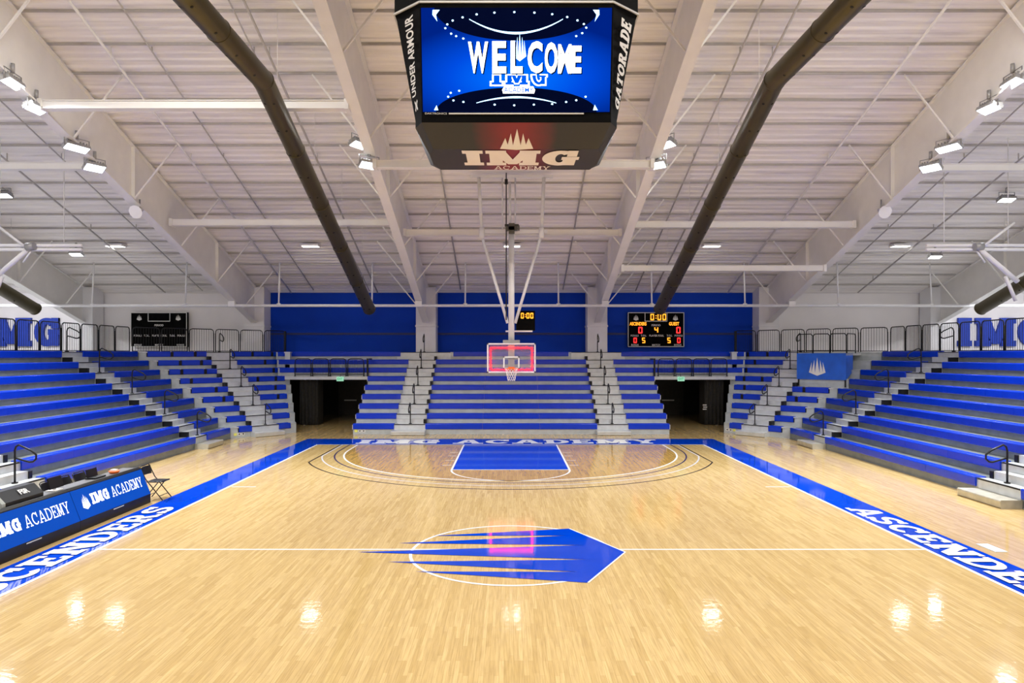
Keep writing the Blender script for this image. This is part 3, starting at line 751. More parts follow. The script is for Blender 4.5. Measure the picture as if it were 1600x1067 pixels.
# --- corner and side banks
for s, sd in ((-1, 'left'), (1, 'right')):
    R2 = math.sqrt(.5)
    cor = Bank((CX+s*11.85, 28.9), (-s*R2, R2), (s*R2, R2)); L = 2.1/R2
    TN = .414
    a0, a1 = .9, 2.15
    plat = s > 0
    sec_rows = range(NR)
    section(cor, '%s corner bleacher section between side bank and corner aisle%s' % (sd, ', below the blue banner' if plat else ''),
            lambda k: None if plat and k >= 5 else (-TN*k*RUN+.34, a0), lambda k: (.0, a0), rows=sec_rows, gaps=True, mit=(-TN, 0), loc=(.3, 0), tabs=True, stickers=.12 if s < 0 else None)
    section(cor, '%s corner bleacher section between the corner aisle and the dark tunnel' % sd,
            lambda k: (a1, L+TN*k*RUN-.28), lambda k: (a1, L), gaps=True, mit=(0, TN), endpanel=(False, True), loc=(a1, 0), stickers=L-.55 if s > 0 else None)
    aisle(cor, 'grey aisle stairs up the %s corner bleachers' % sd, a0, a1, (0, 2, 4, 6, 8), rt=1.62, black=(0,))
    side = Bank((CX+s*11.85, 0), (0, 1), (s, 0))
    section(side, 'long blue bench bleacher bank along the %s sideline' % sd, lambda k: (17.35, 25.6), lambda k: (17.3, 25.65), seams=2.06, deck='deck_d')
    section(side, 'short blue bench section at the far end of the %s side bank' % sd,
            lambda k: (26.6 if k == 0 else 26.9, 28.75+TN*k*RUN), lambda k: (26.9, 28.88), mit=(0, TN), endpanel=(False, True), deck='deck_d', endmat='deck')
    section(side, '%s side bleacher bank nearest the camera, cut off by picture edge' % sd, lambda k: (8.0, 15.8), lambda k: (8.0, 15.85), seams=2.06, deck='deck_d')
    aisle(side, 'aisle stairs at the far end of the long %s side bank' % sd, 25.65, 26.9, (0, 2, 4, 6, 8), warm=True, black=(0,))
    aisle(side, 'aisle stairs at the near end of the long %s side bank' % sd, 15.85, 17.3, (0, 2, 4, 6, 8), warm=True)
# small stickers at bench ends (centre bank)
# --- tunnels
for s, sd in ((-1, 'left'), (1, 'right')):
    xa, xb = sorted((XB+s*7.15, XB+s*11.3))
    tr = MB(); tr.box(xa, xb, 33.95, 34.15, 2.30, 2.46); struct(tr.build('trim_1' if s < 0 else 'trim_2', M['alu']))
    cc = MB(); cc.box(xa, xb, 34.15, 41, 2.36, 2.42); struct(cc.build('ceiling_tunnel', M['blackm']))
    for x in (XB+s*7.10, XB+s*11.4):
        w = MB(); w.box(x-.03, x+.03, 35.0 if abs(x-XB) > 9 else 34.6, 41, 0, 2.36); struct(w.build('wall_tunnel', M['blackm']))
    w = MB(); w.box(xa, xb, 39.8, 39.9, 0, 2.36); struct(w.build('wall_tunnel_end', M['blackm']))  # darkness of the hall beyond is put into this wall's black colour
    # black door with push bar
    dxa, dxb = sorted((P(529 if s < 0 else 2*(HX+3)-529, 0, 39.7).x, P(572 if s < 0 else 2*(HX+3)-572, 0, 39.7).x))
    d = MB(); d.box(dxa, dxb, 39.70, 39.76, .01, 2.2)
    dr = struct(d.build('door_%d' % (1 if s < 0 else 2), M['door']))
    h = MB(); h.bar((dxa+.35, 39.64, .88), (dxb-.55, 39.64, .88), .05, .07); h.build('push_bar', M['alu'], dr)
    # curtain panel
    cx0, cx1 = sorted((P(465 if s < 0 else 1134, 0, 33.9).x, P(494 if s < 0 else 1104, 0, 33.9).x))
    cu = MB(); n = 40
    for lay in (0,):
        pts = []
        for i in range(n+1):
            a = i/n; pts.append((cx0+(cx1-cx0)*a, 34.25+.05*math.sin(a*2*PI*5)+(.25*(1-a) if s > 0 else .25*a)*0))
        for i in range(n):
            (x0, y0), (x1, y1) = pts[i], pts[i+1]
            cu.face([(x0, y0, .03), (x1, y1, .03), (x1, y1, 2.28), (x0, y0, 2.28)], sm=True)
    xi = cx1 if s < 0 else cx0
    cu.face([(xi, 34.25, .03), (xi, 35.2, .03), (xi, 35.2, 2.28), (xi, 34.25, 2.28)])
    tag(cu.build('curtain', M['curtain']), 'black curtain hanging in the %s tunnel mouth under the guardrail' % sd, 'curtain', 'black tunnel curtains')
    # exit sign
    e = P(531.5 if s < 0 else 1064, 592, 33.85)
    root = thing('exit_sign', 'green exit sign hanging over the %s tunnel opening' % sd, 'exit sign', e, 'green exit signs')
    m = MB(); m.box(e.x-.17, e.x+.17, 33.82, 33.86, e.z-.11, e.z+.11); m.build('sign_case', M['exit'], root)
    m = MB(); put(m, sans('EXIT', .02), plane((e.x-.12, 33.812, e.z-.06), (.24, 0, 0), (0, 0, .12))); m.build('lettering', M['exit_l'], root)
    m = MB(); m.tube([(e.x, 33.84, e.z+.1), (e.x, 33.98, e.z+.2)], .012, 5); m.build('bracket', M['black'], root)
m = MB(); put(m, [rect(0, 0, .9, .2), rect(.1, .4, 1, .6), rect(0, .8, .9, 1)], plane((P(1098, 0, 34.17).x, 34.17, P(0, 640, 34.17).z), (.22, 0, 0), (0, 0, .26)))
tag(m.build('notice', M['letter_dim']), 'small white notice pinned on the right tunnel curtain', 'sign')

# --- guardrails
def railpanel(a, b_, z, h, label, group, nb=9, post=True, thick=.022):
    a, b_ = V((a[0], a[1], z)), V((b_[0], b_[1], z)); d = (b_-a); L = d.length; d.normalize()
    root = thing('guardrail_panel', label, 'guardrail', (a+b_)/2, group)
    m = MB(); g = .03; c = .12; lo = .10
    pts = [a+d*g+V((0, 0, lo)), a+d*g+V((0, 0, h-c)), a+d*(g+c*.3)+V((0, 0, h-c*.3)), a+d*(g+c)+V((0, 0, h)), b_-d*(g+c)+V((0, 0, h)), b_-d*(g+c*.3)+V((0, 0, h-c*.3)), b_-d*g+V((0, 0, h-c)), b_-d*g+V((0, 0, lo))]
    m.tube(pts, thick, 8, closed=True); m.build('frame', M['black'], root)
    m = MB()
    for i in range(1, nb+1): 
        p = a+d*(g+(L-2*g)*i/(nb+1)); m.tube([p+V((0, 0, lo)), p+V((0, 0, h-.015))], .008, 5, caps=False)
    m.build('baluster_infill', M['black'], root)
    if post:
        for p in (a+d*.02, b_-d*.02):
            m = MB(); m.tube([p, p+V((0, 0, h-.2))], .026, 6); m.tube([p, p+V((0, 0, .02))], .06, 6); m.build('post', M['black'], root)
    return root
for s, sd in ((-1, 'left'), (1, 'right')):
    X = CX+s*(11.85+u9+.06); y0 = 31.18; G = 'black guardrail panels round the top of the stands'
    for i in range(8):
        yb = y0-.06-i*1.2
        railpanel((X, yb), (X, yb-1.16), 3.62, 1.19, '%s guardrail panel behind the top row of the %s side bank, counted from the corner' % (ORD[i], sd), G)
    A = V((X, y0+.06, 0)); B = V((CX+s*(9.75+.414*u9), 36.5, 0)); n = 6
    for i in range(n):
        p, q = A.lerp(B, (i+.02)/n), A.lerp(B, (i+.98)/n)
        railpanel(p, q, 3.62, 1.19, '%s guardrail panel along the top of the %s corner stand, counted from the outer side' % (ORD[i], sd), G)
    # tunnel guardrails
    for i in range(4):
        xa = XB+s*(7.35+.88*i); xb = xa+s*.84
        railpanel((xa, 34.02), (xb, 34.02), 2.46, .88, '%s guardrail panel over the %s tunnel, counted from the hoop side' % (ORD[i], sd), 'guardrail panels over the tunnels', nb=9)
    # stout posts closing the tunnel rail ends
    ps = MB(); x = XB+s*7.18; ps.box(x-.04, x+.04, 33.98, 34.06, 2.0, 3.36); ps.box(x-.03, x+.03, 34.0, 35.0, 3.30, 3.36)
    tag(ps.build('rail_end_post', M['black']), 'stout black end post of the %s tunnel guardrail beside the benches' % sd, 'post')
    p0 = P(450 if s < 0 else 1146.5, 0, 34.9).x
    bx = MB(); bx.box(p0-.13, p0+.13, 34.8, 35.05, 2.5, 3.66); bx.box(p0-.16, p0+.16, 34.77, 35.08, 3.62, 3.69)
    tag(bx.build('corner_post', M['alu'], bevel=.01), 'grey square post where the %s corner stand meets the tunnel rows' % sd, 'post')
    gp = MB(); xx = P(445 if s < 0 else 1149.5, 0, 36.3).x; gp.box(xx-.05, xx+.05, 36.3, 36.4, 3.63, 4.80); tag(gp.build('rail_end_post', M['black']), 'black end post of the top guardrail at the %s end of the blue wall' % sd, 'post')
# rail loops on the concourse at the head of the side aisles
for s, sd in ((-1, 'left'), (1, 'right')):
    side = Bank((CX+s*11.85, 0), (0, 1), (s, 0))

# --- camera platform with banner in the right corner
cor = Bank((CX+11.85, 28.9), (-math.sqrt(.5), math.sqrt(.5)), (math.sqrt(.5), math.sqrt(.5)))
u5 = 5*RUN-.02
root = thing('camera_platform', 'raised camera platform with black rails above the blue banner in the right corner stand', 'platform', cor.p(-.3, u5+1, 2.5))
t0, t1 = -TN*u5+.05, .92
m = MB(); cor.extr(m, [(u5, 3.52), (u5, 3.62), (u9-.05, 3.62), (u9-.05, 3.52)], t0, t1, 0, 0); m.build('platform_deck', M['conc'], root)
m = MB()
for tt in (t0+.05, t1-.05): cor.extr(m, [(u5+.03, 2.1), (u5+.03, 3.52), (u5+.1, 3.52), (u5+.1, 2.1)], tt-.03, tt+.03); 
m.build('leg_frame', M['black'], root)
for i, (ta, ub, tb, uc) in enumerate(((t0, u5+.05, t0+.7, u5+.05), (t0+.72, u5+.05, t0+1.45, u5+.05), (t0+1.47, u5+.05, t1, u5+.05), (t0, u5+.1, t0, u5+1.2))):
    a, q = cor.p(ta, ub, 3.62), cor.p(tb, uc, 3.62); d = (q-a).normalized(); h = .88
    m = MB(); m.tube([a, a+V((0, 0, h-.08)), a+d*.08+V((0, 0, h)), q-d*.08+V((0, 0, h)), q+V((0, 0, h-.08)), q], .024, 8); m.tube([a+V((0, 0, .12)), q+V((0, 0, .12))], .018, 6)
    m.build('platform_rail', M['black'], root)
bn = MB(); N = 24
def bpt(a, bq):
    t = t1-a*(t1-t0); u = u5-.03-.015*math.sin(a*9)*(1-bq)
    return cor.p(t, u, 2.42+1.2*bq)
for i in range(N):
    bn.face([bpt(i/N, 0), bpt((i+1)/N, 0), bpt((i+1)/N, 1), bpt(i/N, 1)], sm=True)
e0, e1 = bpt(1, 0), bpt(1, 1)
nv = V((math.sqrt(.5), math.sqrt(.5), 0))
bn.face([e0, e0+nv*.9+V((0, 0, .35)), e1+nv*.9, e1])
ban = tag(bn.build('banner', M['banner']), 'blue banner with a white spiked emblem hung on the right corner camera platform', 'banner')
m = MB(); put(m, EMBT, lambda a, bq: bpt(.26+.34*a, .14+.70*bq)-nv*.02); m.build('emblem', M['letter'], ban)

# ================================================================== BACK WALL THINGS
def wall_scoreboard(x0, x1, y0, y1, lit, label):
    D = 37.0; a, c = P(x0, y1, D), P(x1, y0, D)
    root = thing('wall_scoreboard', label, 'scoreboard', ((a.x+c.x)/2, D, a.z))
    m = MB(); m.box(a.x, c.x, D, D+.2, a.z, c.z); m.build('case', M['sb_black'], root)
    W, H = c.x-a.x, c.z-a.z
    f_ = plane((a.x, D-.006, a.z), (W, 0, 0), (0, 0, H))
    fr = MB(); t_ = .012
    for bx in ((0, 0, 1, t_*1.6), (0, 1-t_*1.6, 1, 1), (0, 0, t_, 1), (1-t_, 0, 1, 1), (.30, .75, .31, 1), (.69, .75, .70, 1), (.30, .735, .70, .755)):
        if not lit and bx[0] in (0, 1-t_) and bx[3] == 1 and bx[1] == 0 and bx[0] == 0: continue
        put(fr, [rect(0, 0, 1, 1)], f_, bx)
    fr.build('trim_lines', M['letter'], root)
    tx = MB()
    for txt, bx in (('PERIOD', (.42, .60, .58, .655)), ('FOULS', (.05, .30, .19, .355)), ('T.O.L', (.23, .30, .33, .355)), ('PLAYER FOUL', (.38, .30, .64, .355)), ('T.O.L', (.69, .30, .79, .355)), ('FOULS', (.83, .30, .97, .355)), ('BONUS', (.06, .03, .19, .085)), ('MATCH', (.43, .03, .57, .085)), ('BONUS', (.82, .03, .95, .085))):
        put(tx, sans(txt, .02), f_, bx)
    put(tx, EMBT, f_, (.10, .76, .19, .94)); put(tx, EMBT, f_, (.80, .76, .89, .94))
    tx.build('lettering', M['letter'], root)
    if lit:
        for polys, bx, mm, nm in ((seg('0:00'), (.40, .77, .68, .96), 'amber', 'clock_digits'), (sans('ASCENDERS', .03), (.03, .62, .33, .72), 'amber', 'team_name'), (sans('GUEST', .03), (.73, .62, .91, .72), 'amber', 'team_name'),
                                  (seg('4'), (.47, .42, .54, .565), 'amber', 'digit'), (seg('5'), (.25, .11, .31, .27), 'amber', 'digit'), (seg('5'), (.70, .11, .76, .27), 'amber', 'digit'),
                                  (seg('0'), (.185, .39, .26, .58), 'redled', 'digit'), (seg('0'), (.86, .39, .935, .58), 'redled', 'digit'), (seg('0'), (.10, .11, .16, .27), 'redled', 'digit'), (seg('0'), (.875, .11, .935, .27), 'redled', 'digit')):
            dg_ = MB(); put(dg_, polys, f_, bx); dg_.build(nm, M[mm], root)
wall_scoreboard(981, 1069, 488, 542, True, 'lit black scoreboard with amber and red digits on the blue wall')
wall_scoreboard(205, 292, 488, 542, False, 'dark unlit black scoreboard on the white wall at left')
def wall_letter(ch, x0, x1, label, y0=496.5, y1=541):
    D = 37.15; a, c = P(x0, y1, D), P(x1, y0, D)
    g, w_ = slab_glyph(ch, .34 if ch != 'M' else .36, .2); m = MB()
    f_ = plane((a.x, D, a.z), (c.x-a.x, 0, 0), (0, 0, c.z-a.z))
    put(m, norm(g), f_)
    for q in norm(g):     # thickness
        pts = [f_(*p) for p in q]; n = len(pts)
        for i in range(n):
            p, r_ = pts[i], pts[(i+1) % n]; m.face([p, r_, r_+V((0, .14, 0)), p+V((0, .14, 0))])
    tag(m.build('wall_letter', M['let_blue']), label, 'letter', 'big blue letters on the white wall')
wall_letter('M', -16, 48, 'big blue letter M on the white wall at the far left, left of the G')
wall_letter('G', 53, 94, 'big blue letter G on the white wall left of the unlit scoreboard')
wall_letter('I', 1498, 1519, 'big blue letter I on the white wall at the far right')
wall_letter('M', 1525, 1588, 'big blue letter M on the white wall at the far right, right of the I')
wall_letter('G', 1592, 1634, 'big blue letter G cut off by the right edge of the picture')

# ================================================================== BASKETBALL HOOP
BX = P(799, 0, 25.68).x; BD = 25.68
hoop = thing('basketball_hoop', 'ceiling hung basketball hoop with red lit glass backboard at the far baseline', 'basketball hoop', (BX, BD, 2.9))
g = MB(); g.box(BX-.90, BX+.90, BD-.012, BD+.012, 2.91, 3.97); bb = g.build('backboard', M['glass'], hoop)
g = MB(); w_ = .055
for bx in ((-.92, .92, 2.88, 2.88+w_), (-.92, .92, 4.0-w_, 4.0), (-.92, -.92+w_, 2.88, 4.0), (.92-w_, .92, 2.88, 4.0)): g.box(BX+bx[0], BX+bx[1], BD-.03, BD+.03, bx[2], bx[3])
g.build('board_frame', M['pinkframe'], bb)
g = MB(); w_ = .036
for bx in ((-.80, .80, 2.98, 2.98+w_), (-.80, .80, 3.84-w_, 3.84), (-.80, -.80+w_, 2.98, 3.84), (.80-w_, .80, 2.98, 3.84)): g.box(BX+bx[0], BX+bx[1], BD-.04, BD-.02, bx[2], bx[3])
g.build('light_strip', M['neon'], bb)
g = MB(); w_ = .05
for bx in ((-.305, .305, 3.02, 3.02+w_), (-.305, .305, 3.50-w_, 3.50), (-.305, -.305+w_, 3.02, 3.50), (.305-w_, .305, 3.02, 3.50)): g.box(BX+bx[0], BX+bx[1], BD-.03, BD-.015, bx[2], bx[3])
g.build('target_square', M['paint_white'], bb)
g = MB(); ring = [(BX+.23*math.cos(2*PI*i/28), BD-.40+.23*math.sin(2*PI*i/28), 3.05) for i in range(28)]
g.tube(ring, .013, 8, closed=True); g.box(BX-.10, BX+.10, BD-.18, BD-.03, 3.02, 3.06); g.box(BX-.12, BX+.12, BD-.05, BD-.02, 2.95, 3.10); rim = g.build('rim', M['orange'], hoop)
g = MB(); n = 12
for i in range(n):
    for sgn in (1, -1):
        pts = []
        for j in range(6):
            a = 2*PI*(i+sgn*j*.5)/n; rr = .228-.10*(j/5)**.8
            pts.append((BX+rr*math.cos(a), BD-.40+rr*math.sin(a), 3.04-.45*j/5))
        g.tube(pts, .0075, 4, caps=False)
g.build('net', M['net'], hoop)
g = MB(); g.tube([P(799, 536, 25.95), P(799, 362, 25.95)], .115, 14); g.tube([P(797, 362, 25.95), P(796.5, 285, 25.95)], .05, 10); g.build('mast', M['white'], hoop)
g = MB(); g.box(BX-.32, BX+.32, BD+.02, BD+.35, 3.98, 4.12); g.box(BX-.12, BX+.12, BD+.03, BD+.30, 3.1, 3.98); g.build('mounting_bracket', M['lampgrey'], hoop)
g = MB(); g.bar(P(748, 362, 25.95), P(855, 362, 25.95), .13, .13); g.build('crossbar', M['white'], hoop)
for x0, x1 in ((752, 793), (846, 805)):
    g = MB(); g.tube([P(x0, 366, 25.9), P(x1, 505, 25.9)], .055, 8); g.build('brace', M['white'], hoop)
for x0, x1 in ((753, 748), (846, 850)):
    g = MB(); g.tube([P(x0, 364, 25.95), P(x1, 277, 26.0)], .065, 8); g.tube([P(x0, 372, 25.8), P(x0, 356, 25.8)], .10, 8); g.build('hanger', M['white'], hoop)
for x in (785, 805):
    g = MB(); g.tube([P(x, 361, 26.0), P(x, 275, 26.1)], .03, 6); g.build('hanger_rod', M['white'], hoop)
g = MB(); g.bar(P(735, 276, 26.1), P(864, 276, 26.1), .10, .10); g.build('top_bar', M['white'], hoop)
g = MB(); g.tube([P(791, 270, 25.7), P(791, 500, 25.7)], .022, 6); g.tube([P(791, 280, 25.7), P(791, 288, 25.7)], .06, 8); g.build('cable', M['black'], hoop)
g = MB(); c_ = P(799, 357, 25.75); g.box(c_.x-.22, c_.x+.24, 25.6, 25.85, c_.z-.08, c_.z+.06); g.tube([c_+V((-.25, 0, .12)), c_+V((.28, 0, .12))], .05, 8); g.tube([c_+V((.28, 0, .12)), c_+V((.28, 0, -.08))], .03, 8); g.box(c_.x-.1, c_.x+.12, 25.6, 25.8, c_.z-.2, c_.z+.18); g.build('winch', mat('winch_dark', (.08, .075, .06), .5), hoop)
a, c = P(806.5, 516.5, 26.2), P(836, 485.5, 26.2)
root = thing('shot_clock', 'black shot clock reading 0:00 above the backboard right of the mast', 'shot clock', ((a.x+c.x)/2, 26.2, a.z))
m = MB(); m.box(a.x, c.x, 26.2, 26.38, a.z, c.z); m.build('case', M['sb_black'], root)
m = MB(); put(m, seg('0:00'), plane((a.x+.18, 26.19, c.z-.30), (.48, 0, 0), (0, 0, .22))); m.build('digits', M['amber'], root)
m = MB(); m.bar(P(790, 517.5, 26.2), P(832, 517.5, 26.2), .08, .06); m.build('mounting_arm', M['white'], root)

# folded side backstop frames in the outer bays
for s, sd in ((-1, 'left'), (1, 'right')):
    root = thing('folded_backstop', 'white tube frame of a folded side hoop hanging in the %s outer bay' % sd, 'hoop frame', P(47 if s < 0 else 1528, 388, 24))
    q = (lambda px, py, D=24: P(px if s < 0 else 1575-px, py, D))
    for yy in (383.5, 390):
        g = MB(); g.tube([q(-60, yy), q(128, yy)], .055, 8); g.build('cross_tube', M['white'], root)
    for (ax, ay), (bx, by), r_ in (((46, 388), (-15, 440), .085), ((-10, 348), (40, 386), .045), ((49, 392), (36, 410), .03), ((4, 432), (-12, 470), .06)):
        g = MB(); g.tube([q(ax, ay, 23.9), q(bx, by, 23.9)], r_, 8); g.build('folding_arm', M['white'], root)
    g = MB(); c_ = q(47, 386, 23.85); g.tube([c_+V((-.12, 0, 0)), c_+V((.16, 0, .03))], .14, 10); g.build('pivot_clamp', M['lampgrey'], root)
    for px in (100, 0):
        g = MB(); c_ = q(px, 383); g.tube([c_, V((c_.x, 24, zroof(24)-.1))], .015, 5); g.build('hanger_rod', M['steel'], root)

# ================================================================== CENTRE VIDEO BOARD
SX, SY = .12, 12.6
RINGS = [(11.2, 1.55, 1.75, 2.02, 1.32), (9.24, 1.55, 1.72, 2.02, 1.32), (9.18, 1.555, 1.70, 1.99, 1.30), (7.54, 1.56, 1.40, 1.70, 1.12), (7.42, 1.56, 1.40, 1.70, 1.12), (7.20, 1.45, .67, 1.55, .28)]
def octa(z, a, d, b_, e): return [V((SX+x, SY+y, z)) for x, y in ((-a, -d), (a, -d), (b_, -e), (b_, e), (a, d), (-a, d), (-b_, e), (-b_, -e))]
OC = [octa(*r_) for r_ in RINGS]
vb = thing('video_board', 'centre hung black video board showing WELCOME on its blue screen', 'video board', (SX, SY, 7.2))
m = MB()
for i in range(4):
    for j in range(8):
        q_ = quad(OC[i+1][j], OC[i+1][(j+1) % 8], OC[i][j], OC[i][(j+1) % 8]); n = 8 if i == 2 else 1
        for a in range(n):
            for c in range(n): m.face([q_(a/n, c/n), q_((a+1)/n, c/n), q_((a+1)/n, (c+1)/n), q_(a/n, (c+1)/n)])
m.face(OC[0]); m.build('cabinet', M['sb_black'], vb)
m = MB()
for j in range(8): m.face([OC[5][j], OC[5][(j+1) % 8], OC[4][(j+1) % 8], OC[4][j]])
m.face(list(reversed(OC[5]))); sk = m.build('skirt', M['skirt'], vb)
# trim ribs
m = MB()
for j in range(8): m.bar(OC[1][j], OC[1][(j+1) % 8], .035, .03)
m.build('trim_edge', M['letter_dim'], vb); m = MB(); m.bar(OC[3][0]+V((.45, -.02, .02)), OC[3][1]+V((-.45, -.02, .02)), .02, .02)
m.build('trim_edge', M['letter_dim'], vb)
for sgn, i0, i1 in ((1, 0, 1), (-1, 4, 5)):
    bl, br, tl, tr_ = OC[3][i0], OC[3][i1], OC[2][i0], OC[2][i1]
    ins = quad(bl, br, tl, tr_, .015); bl2, br2, tl2, tr2 = ins(.008, .03), ins(.992, .03), ins(.008, .985), ins(.992, .985)
    m = MB(); m.face([bl2, br2, tr2, tl2]); scr = m.build('screen', M['screen'], vb)
    def zb(x0, y0, x1, y1): return ((x0-215)/1150, 1-(y1-60)/605, (x1-215)/1150, 1-(y0-60)/605)
    def zp(x, y): return ((x-215)/1150, 1-(y-60)/605)
    f1, f2, f3, f4, f5 = [quad(bl2, br2, tl2, tr2, .004*k) for k in (1, 2, 3, 4, 5)]
    m = MB()
    for cy, ry, a0, a1 in ((1.0, .31, 180, 360), (0.0, .24, 0, 180)):
        pts = [(.5+.43*math.cos(math.radians(a0+(a1-a0)*i/40)), cy+ry*math.sin(math.radians(a0+(a1-a0)*i/40))) for i in range(41)]
        m.face([f1(*p) for p in pts])
    m.build('screen_graphic', M['s_dark'], scr)
    m = MB()
    def garc(x0, x1, ymid, yend, th):
        n = 24
        def y(t): return yend+(ymid-yend)*(1-(2*t-1)**2)
        for i in range(n):
            a, c = i/n, (i+1)/n; ta, tc_ = th*(.35+.65*(1-abs(2*a-1))), th*(.35+.65*(1-abs(2*c-1)))
            m.face([f2(*zp(x0+(x1-x0)*a, y(a)+ta)), f2(*zp(x0+(x1-x0)*c, y(c)+tc_)), f2(*zp(x0+(x1-x0)*c, y(c)-tc_)), f2(*zp(x0+(x1-x0)*a, y(a)-ta))])
    garc(505, 1070, 205, 125, 7); garc(545, 1035, 578, 612, 6)
    for x, y in ((550, 98), (657, 88), (777, 85), (898, 88), (1005, 97), (465, 115), (405, 133), (372, 155), (360, 177), (1096, 113), (1158, 132), (1197, 153), (1212, 174), (1188, 205), (1152, 222), (425, 222), (468, 236), (395, 208), (657, 622), (777, 626), (898, 622), (1010, 618), (465, 606), (404, 597), (1096, 606), (1158, 596), (372, 575), (388, 552), (1215, 575), (440, 540)):
        m.face([f2(*zp(x+7*math.cos(2*PI*i/10), y-6*math.sin(2*PI*i/10))) for i in range(10)])
    m.face([f2(*zp(285, 72)), f2(*zp(283, 100)), f2(*zp(312, 138)), f2(*zp(305, 100)), f2(*zp(328, 72))]); m.face([f2(*zp(1288, 72)), f2(*zp(1250, 72)), f2(*zp(1272, 100)), f2(*zp(1262, 140)), f2(*zp(1290, 100))])
    m.face([f2(*zp(283, 655)), f2(*zp(310, 655)), f2(*zp(300, 625))]); m.face([f2(*zp(1262, 655)), f2(*zp(1292, 655)), f2(*zp(1272, 622))])
    m.build('screen_dot_pattern', M['s_cyan'], scr)
    m = MB(); put(m, EMBT, f2, zb(770, 203, 850, 368)); m.build('screen_graphic', M['s_cyan'], scr)
    def low(polys, c):
        out = []
        for q in polys:
            o = []
            for i in range(len(q)):
                p, r_ = q[i], q[(i+1) % len(q)]
                if p[1] <= c: o.append(p)
                if (p[1] <= c) != (r_[1] <= c):
                    t = (c-p[1])/(r_[1]-p[1]); o.append((p[0]+(r_[0]-p[0])*t, c))
            if len(o) > 2: out.append(o)
        return out
    mw, mbl = MB(), MB()
    for ch, x0, x1 in (('I', 627, 712), ('M', 712, 872), ('G', 876, 982)):
        put(mw, low(norm(slab_glyph(ch, .34, .24)[0]), .55), f2, zb(x0, 385, x1, 513)); put(mbl, low(norm(slab_glyph(ch, .25, .13)[0]), .50), f3, zb(x0+11, 395, x1-11, 504))
    mw.build('screen_lettering', M['s_white'], scr); mbl.build('screen_lettering', M['s_blue'], scr); mw, mbl = MB(), MB()
    put(mw, [[(.03, 0), (.97, 0), (1, .5), (.94, 1), (.06, 1), (0, .5)]], f2, zb(703, 514, 905, 556)); put(mbl, sans('ACADEMY', .01), f3, zb(714, 521, 894, 550))
    mw.build('screen_lettering', M['s_white'], scr); mbl.build('screen_lettering', M['s_blue'], scr)
    wl = [('W', 497, 618, 255, 438), ('E', 643, 728, 252, 438), ('L', 755, 828, 250, 438), ('C', 858, 948, 252, 438), ('O', 962, 1040, 258, 440), ('M', 1043, 1124, 270, 440), ('E', 1127, 1185, 278, 438)]
    m = MB()
    for ch, x0, x1, y0, y1 in wl: put(m, sans(ch, .04), f4, zb(x0+7, y0+5, x1+7, y1+6))
    m.build('screen_lettering', M['s_dark'], scr)
    m = MB()
    for ch, x0, x1, y0, y1 in wl: put(m, sans(ch, .035), f5, zb(x0, y0, x1, y1))
    m.build('screen_lettering', M['s_white'], scr)
# corner panel prints (near side)
def corner_text(j0, j1, fn):
    bl, br, tl, tr_ = OC[3][j0], OC[3][j1], OC[2][j0], OC[2][j1]
    return quad(bl, br, tl, tr_, .03)
m = MB(); f_ = corner_text(7, 0, None)
put(m, [[(bq, a) for a, bq in [(p[0], 1-p[1]) for p in q]] for q in sans('UNDER ARMOUR', .025, sp=1.05)], f_, (.40, .20, .78, .955))
ua = arc(.5, .0, .5, .46, 20, 160, .2, .2, 10)+arc(.5, 1.0, .5, .46, 200, 340, .2, .2, 10)+[rect(.0, .3, .2, .7)][:0]
ua = [[(p[1]*1.0, p[0]) for p in q] for q in ua]
m.build('corner_lettering', M['letter'], vb); m = MB(); put(m, ua, f_, (.40, .06, .80, .17)); m.build('corner_logo', M['letter'], vb)
m = MB(); f_ = corner_text(1, 2, None)
put(m, [[(1-p[1], p[0]) for p in q] for q in slab('GATORADE', .30, .19, .06, shear=.22)], f_, (.28, .09, .76, .93)); m.build('corner_lettering', M['letter'], vb)
# upper corner emblems
m = MB()
for j0, j1 in ((7, 0), (1, 2)):
    f_ = quad(OC[1][j0], OC[1][j1], OC[0][j0], OC[0][j1], .012); put(m, EMBT, f_, (.22, .10, .80, .42))
m.build('corner_emblem', M['letter_dim'], vb)
m = MB(); f_ = quad(OC[4][0], OC[4][1], OC[3][0], OC[3][1], .012); put(m, sans('DAKTRONICS', .01), quad(OC[3][0], OC[3][1], OC[2][0], OC[2][1], .03), (.02, .004, .135, .022)); m.build('maker_lettering', M['letter_dim'], vb)
# skirt prints: crown on the sloping front, words on the flat underside
m = MB(); f_ = quad(OC[5][0], OC[5][1], OC[4][0], OC[4][1], .012); put(m, CROWN, f_, (.405, .04, .605, .80))
fu = quad(OC[5][0]+V((0, .0, 0)), OC[5][1], OC[5][5], OC[5][4], .0)
fd = lambda a, bq: fu(a, 1-bq)-V((0, 0, .012))
put(m, slab('IMG', .34, .2), fd, (.17, .27, .90, .97)); put(m, slab('ACADEMY', .16, .13), fd, (.36, .06, .73, .24)); m.build('skirt_lettering', M['cream'], vb)
# suspension
for sx in (-1.2, 1.2):
    for sy in (-1, 1):
        m = MB(); m.tube([(SX+sx, SY+sy, 11.2), (SX+sx, SY+sy, zroof(SY+sy)-.1)], .02, 6); m.build('suspension_cable', M['lampgrey'], vb)

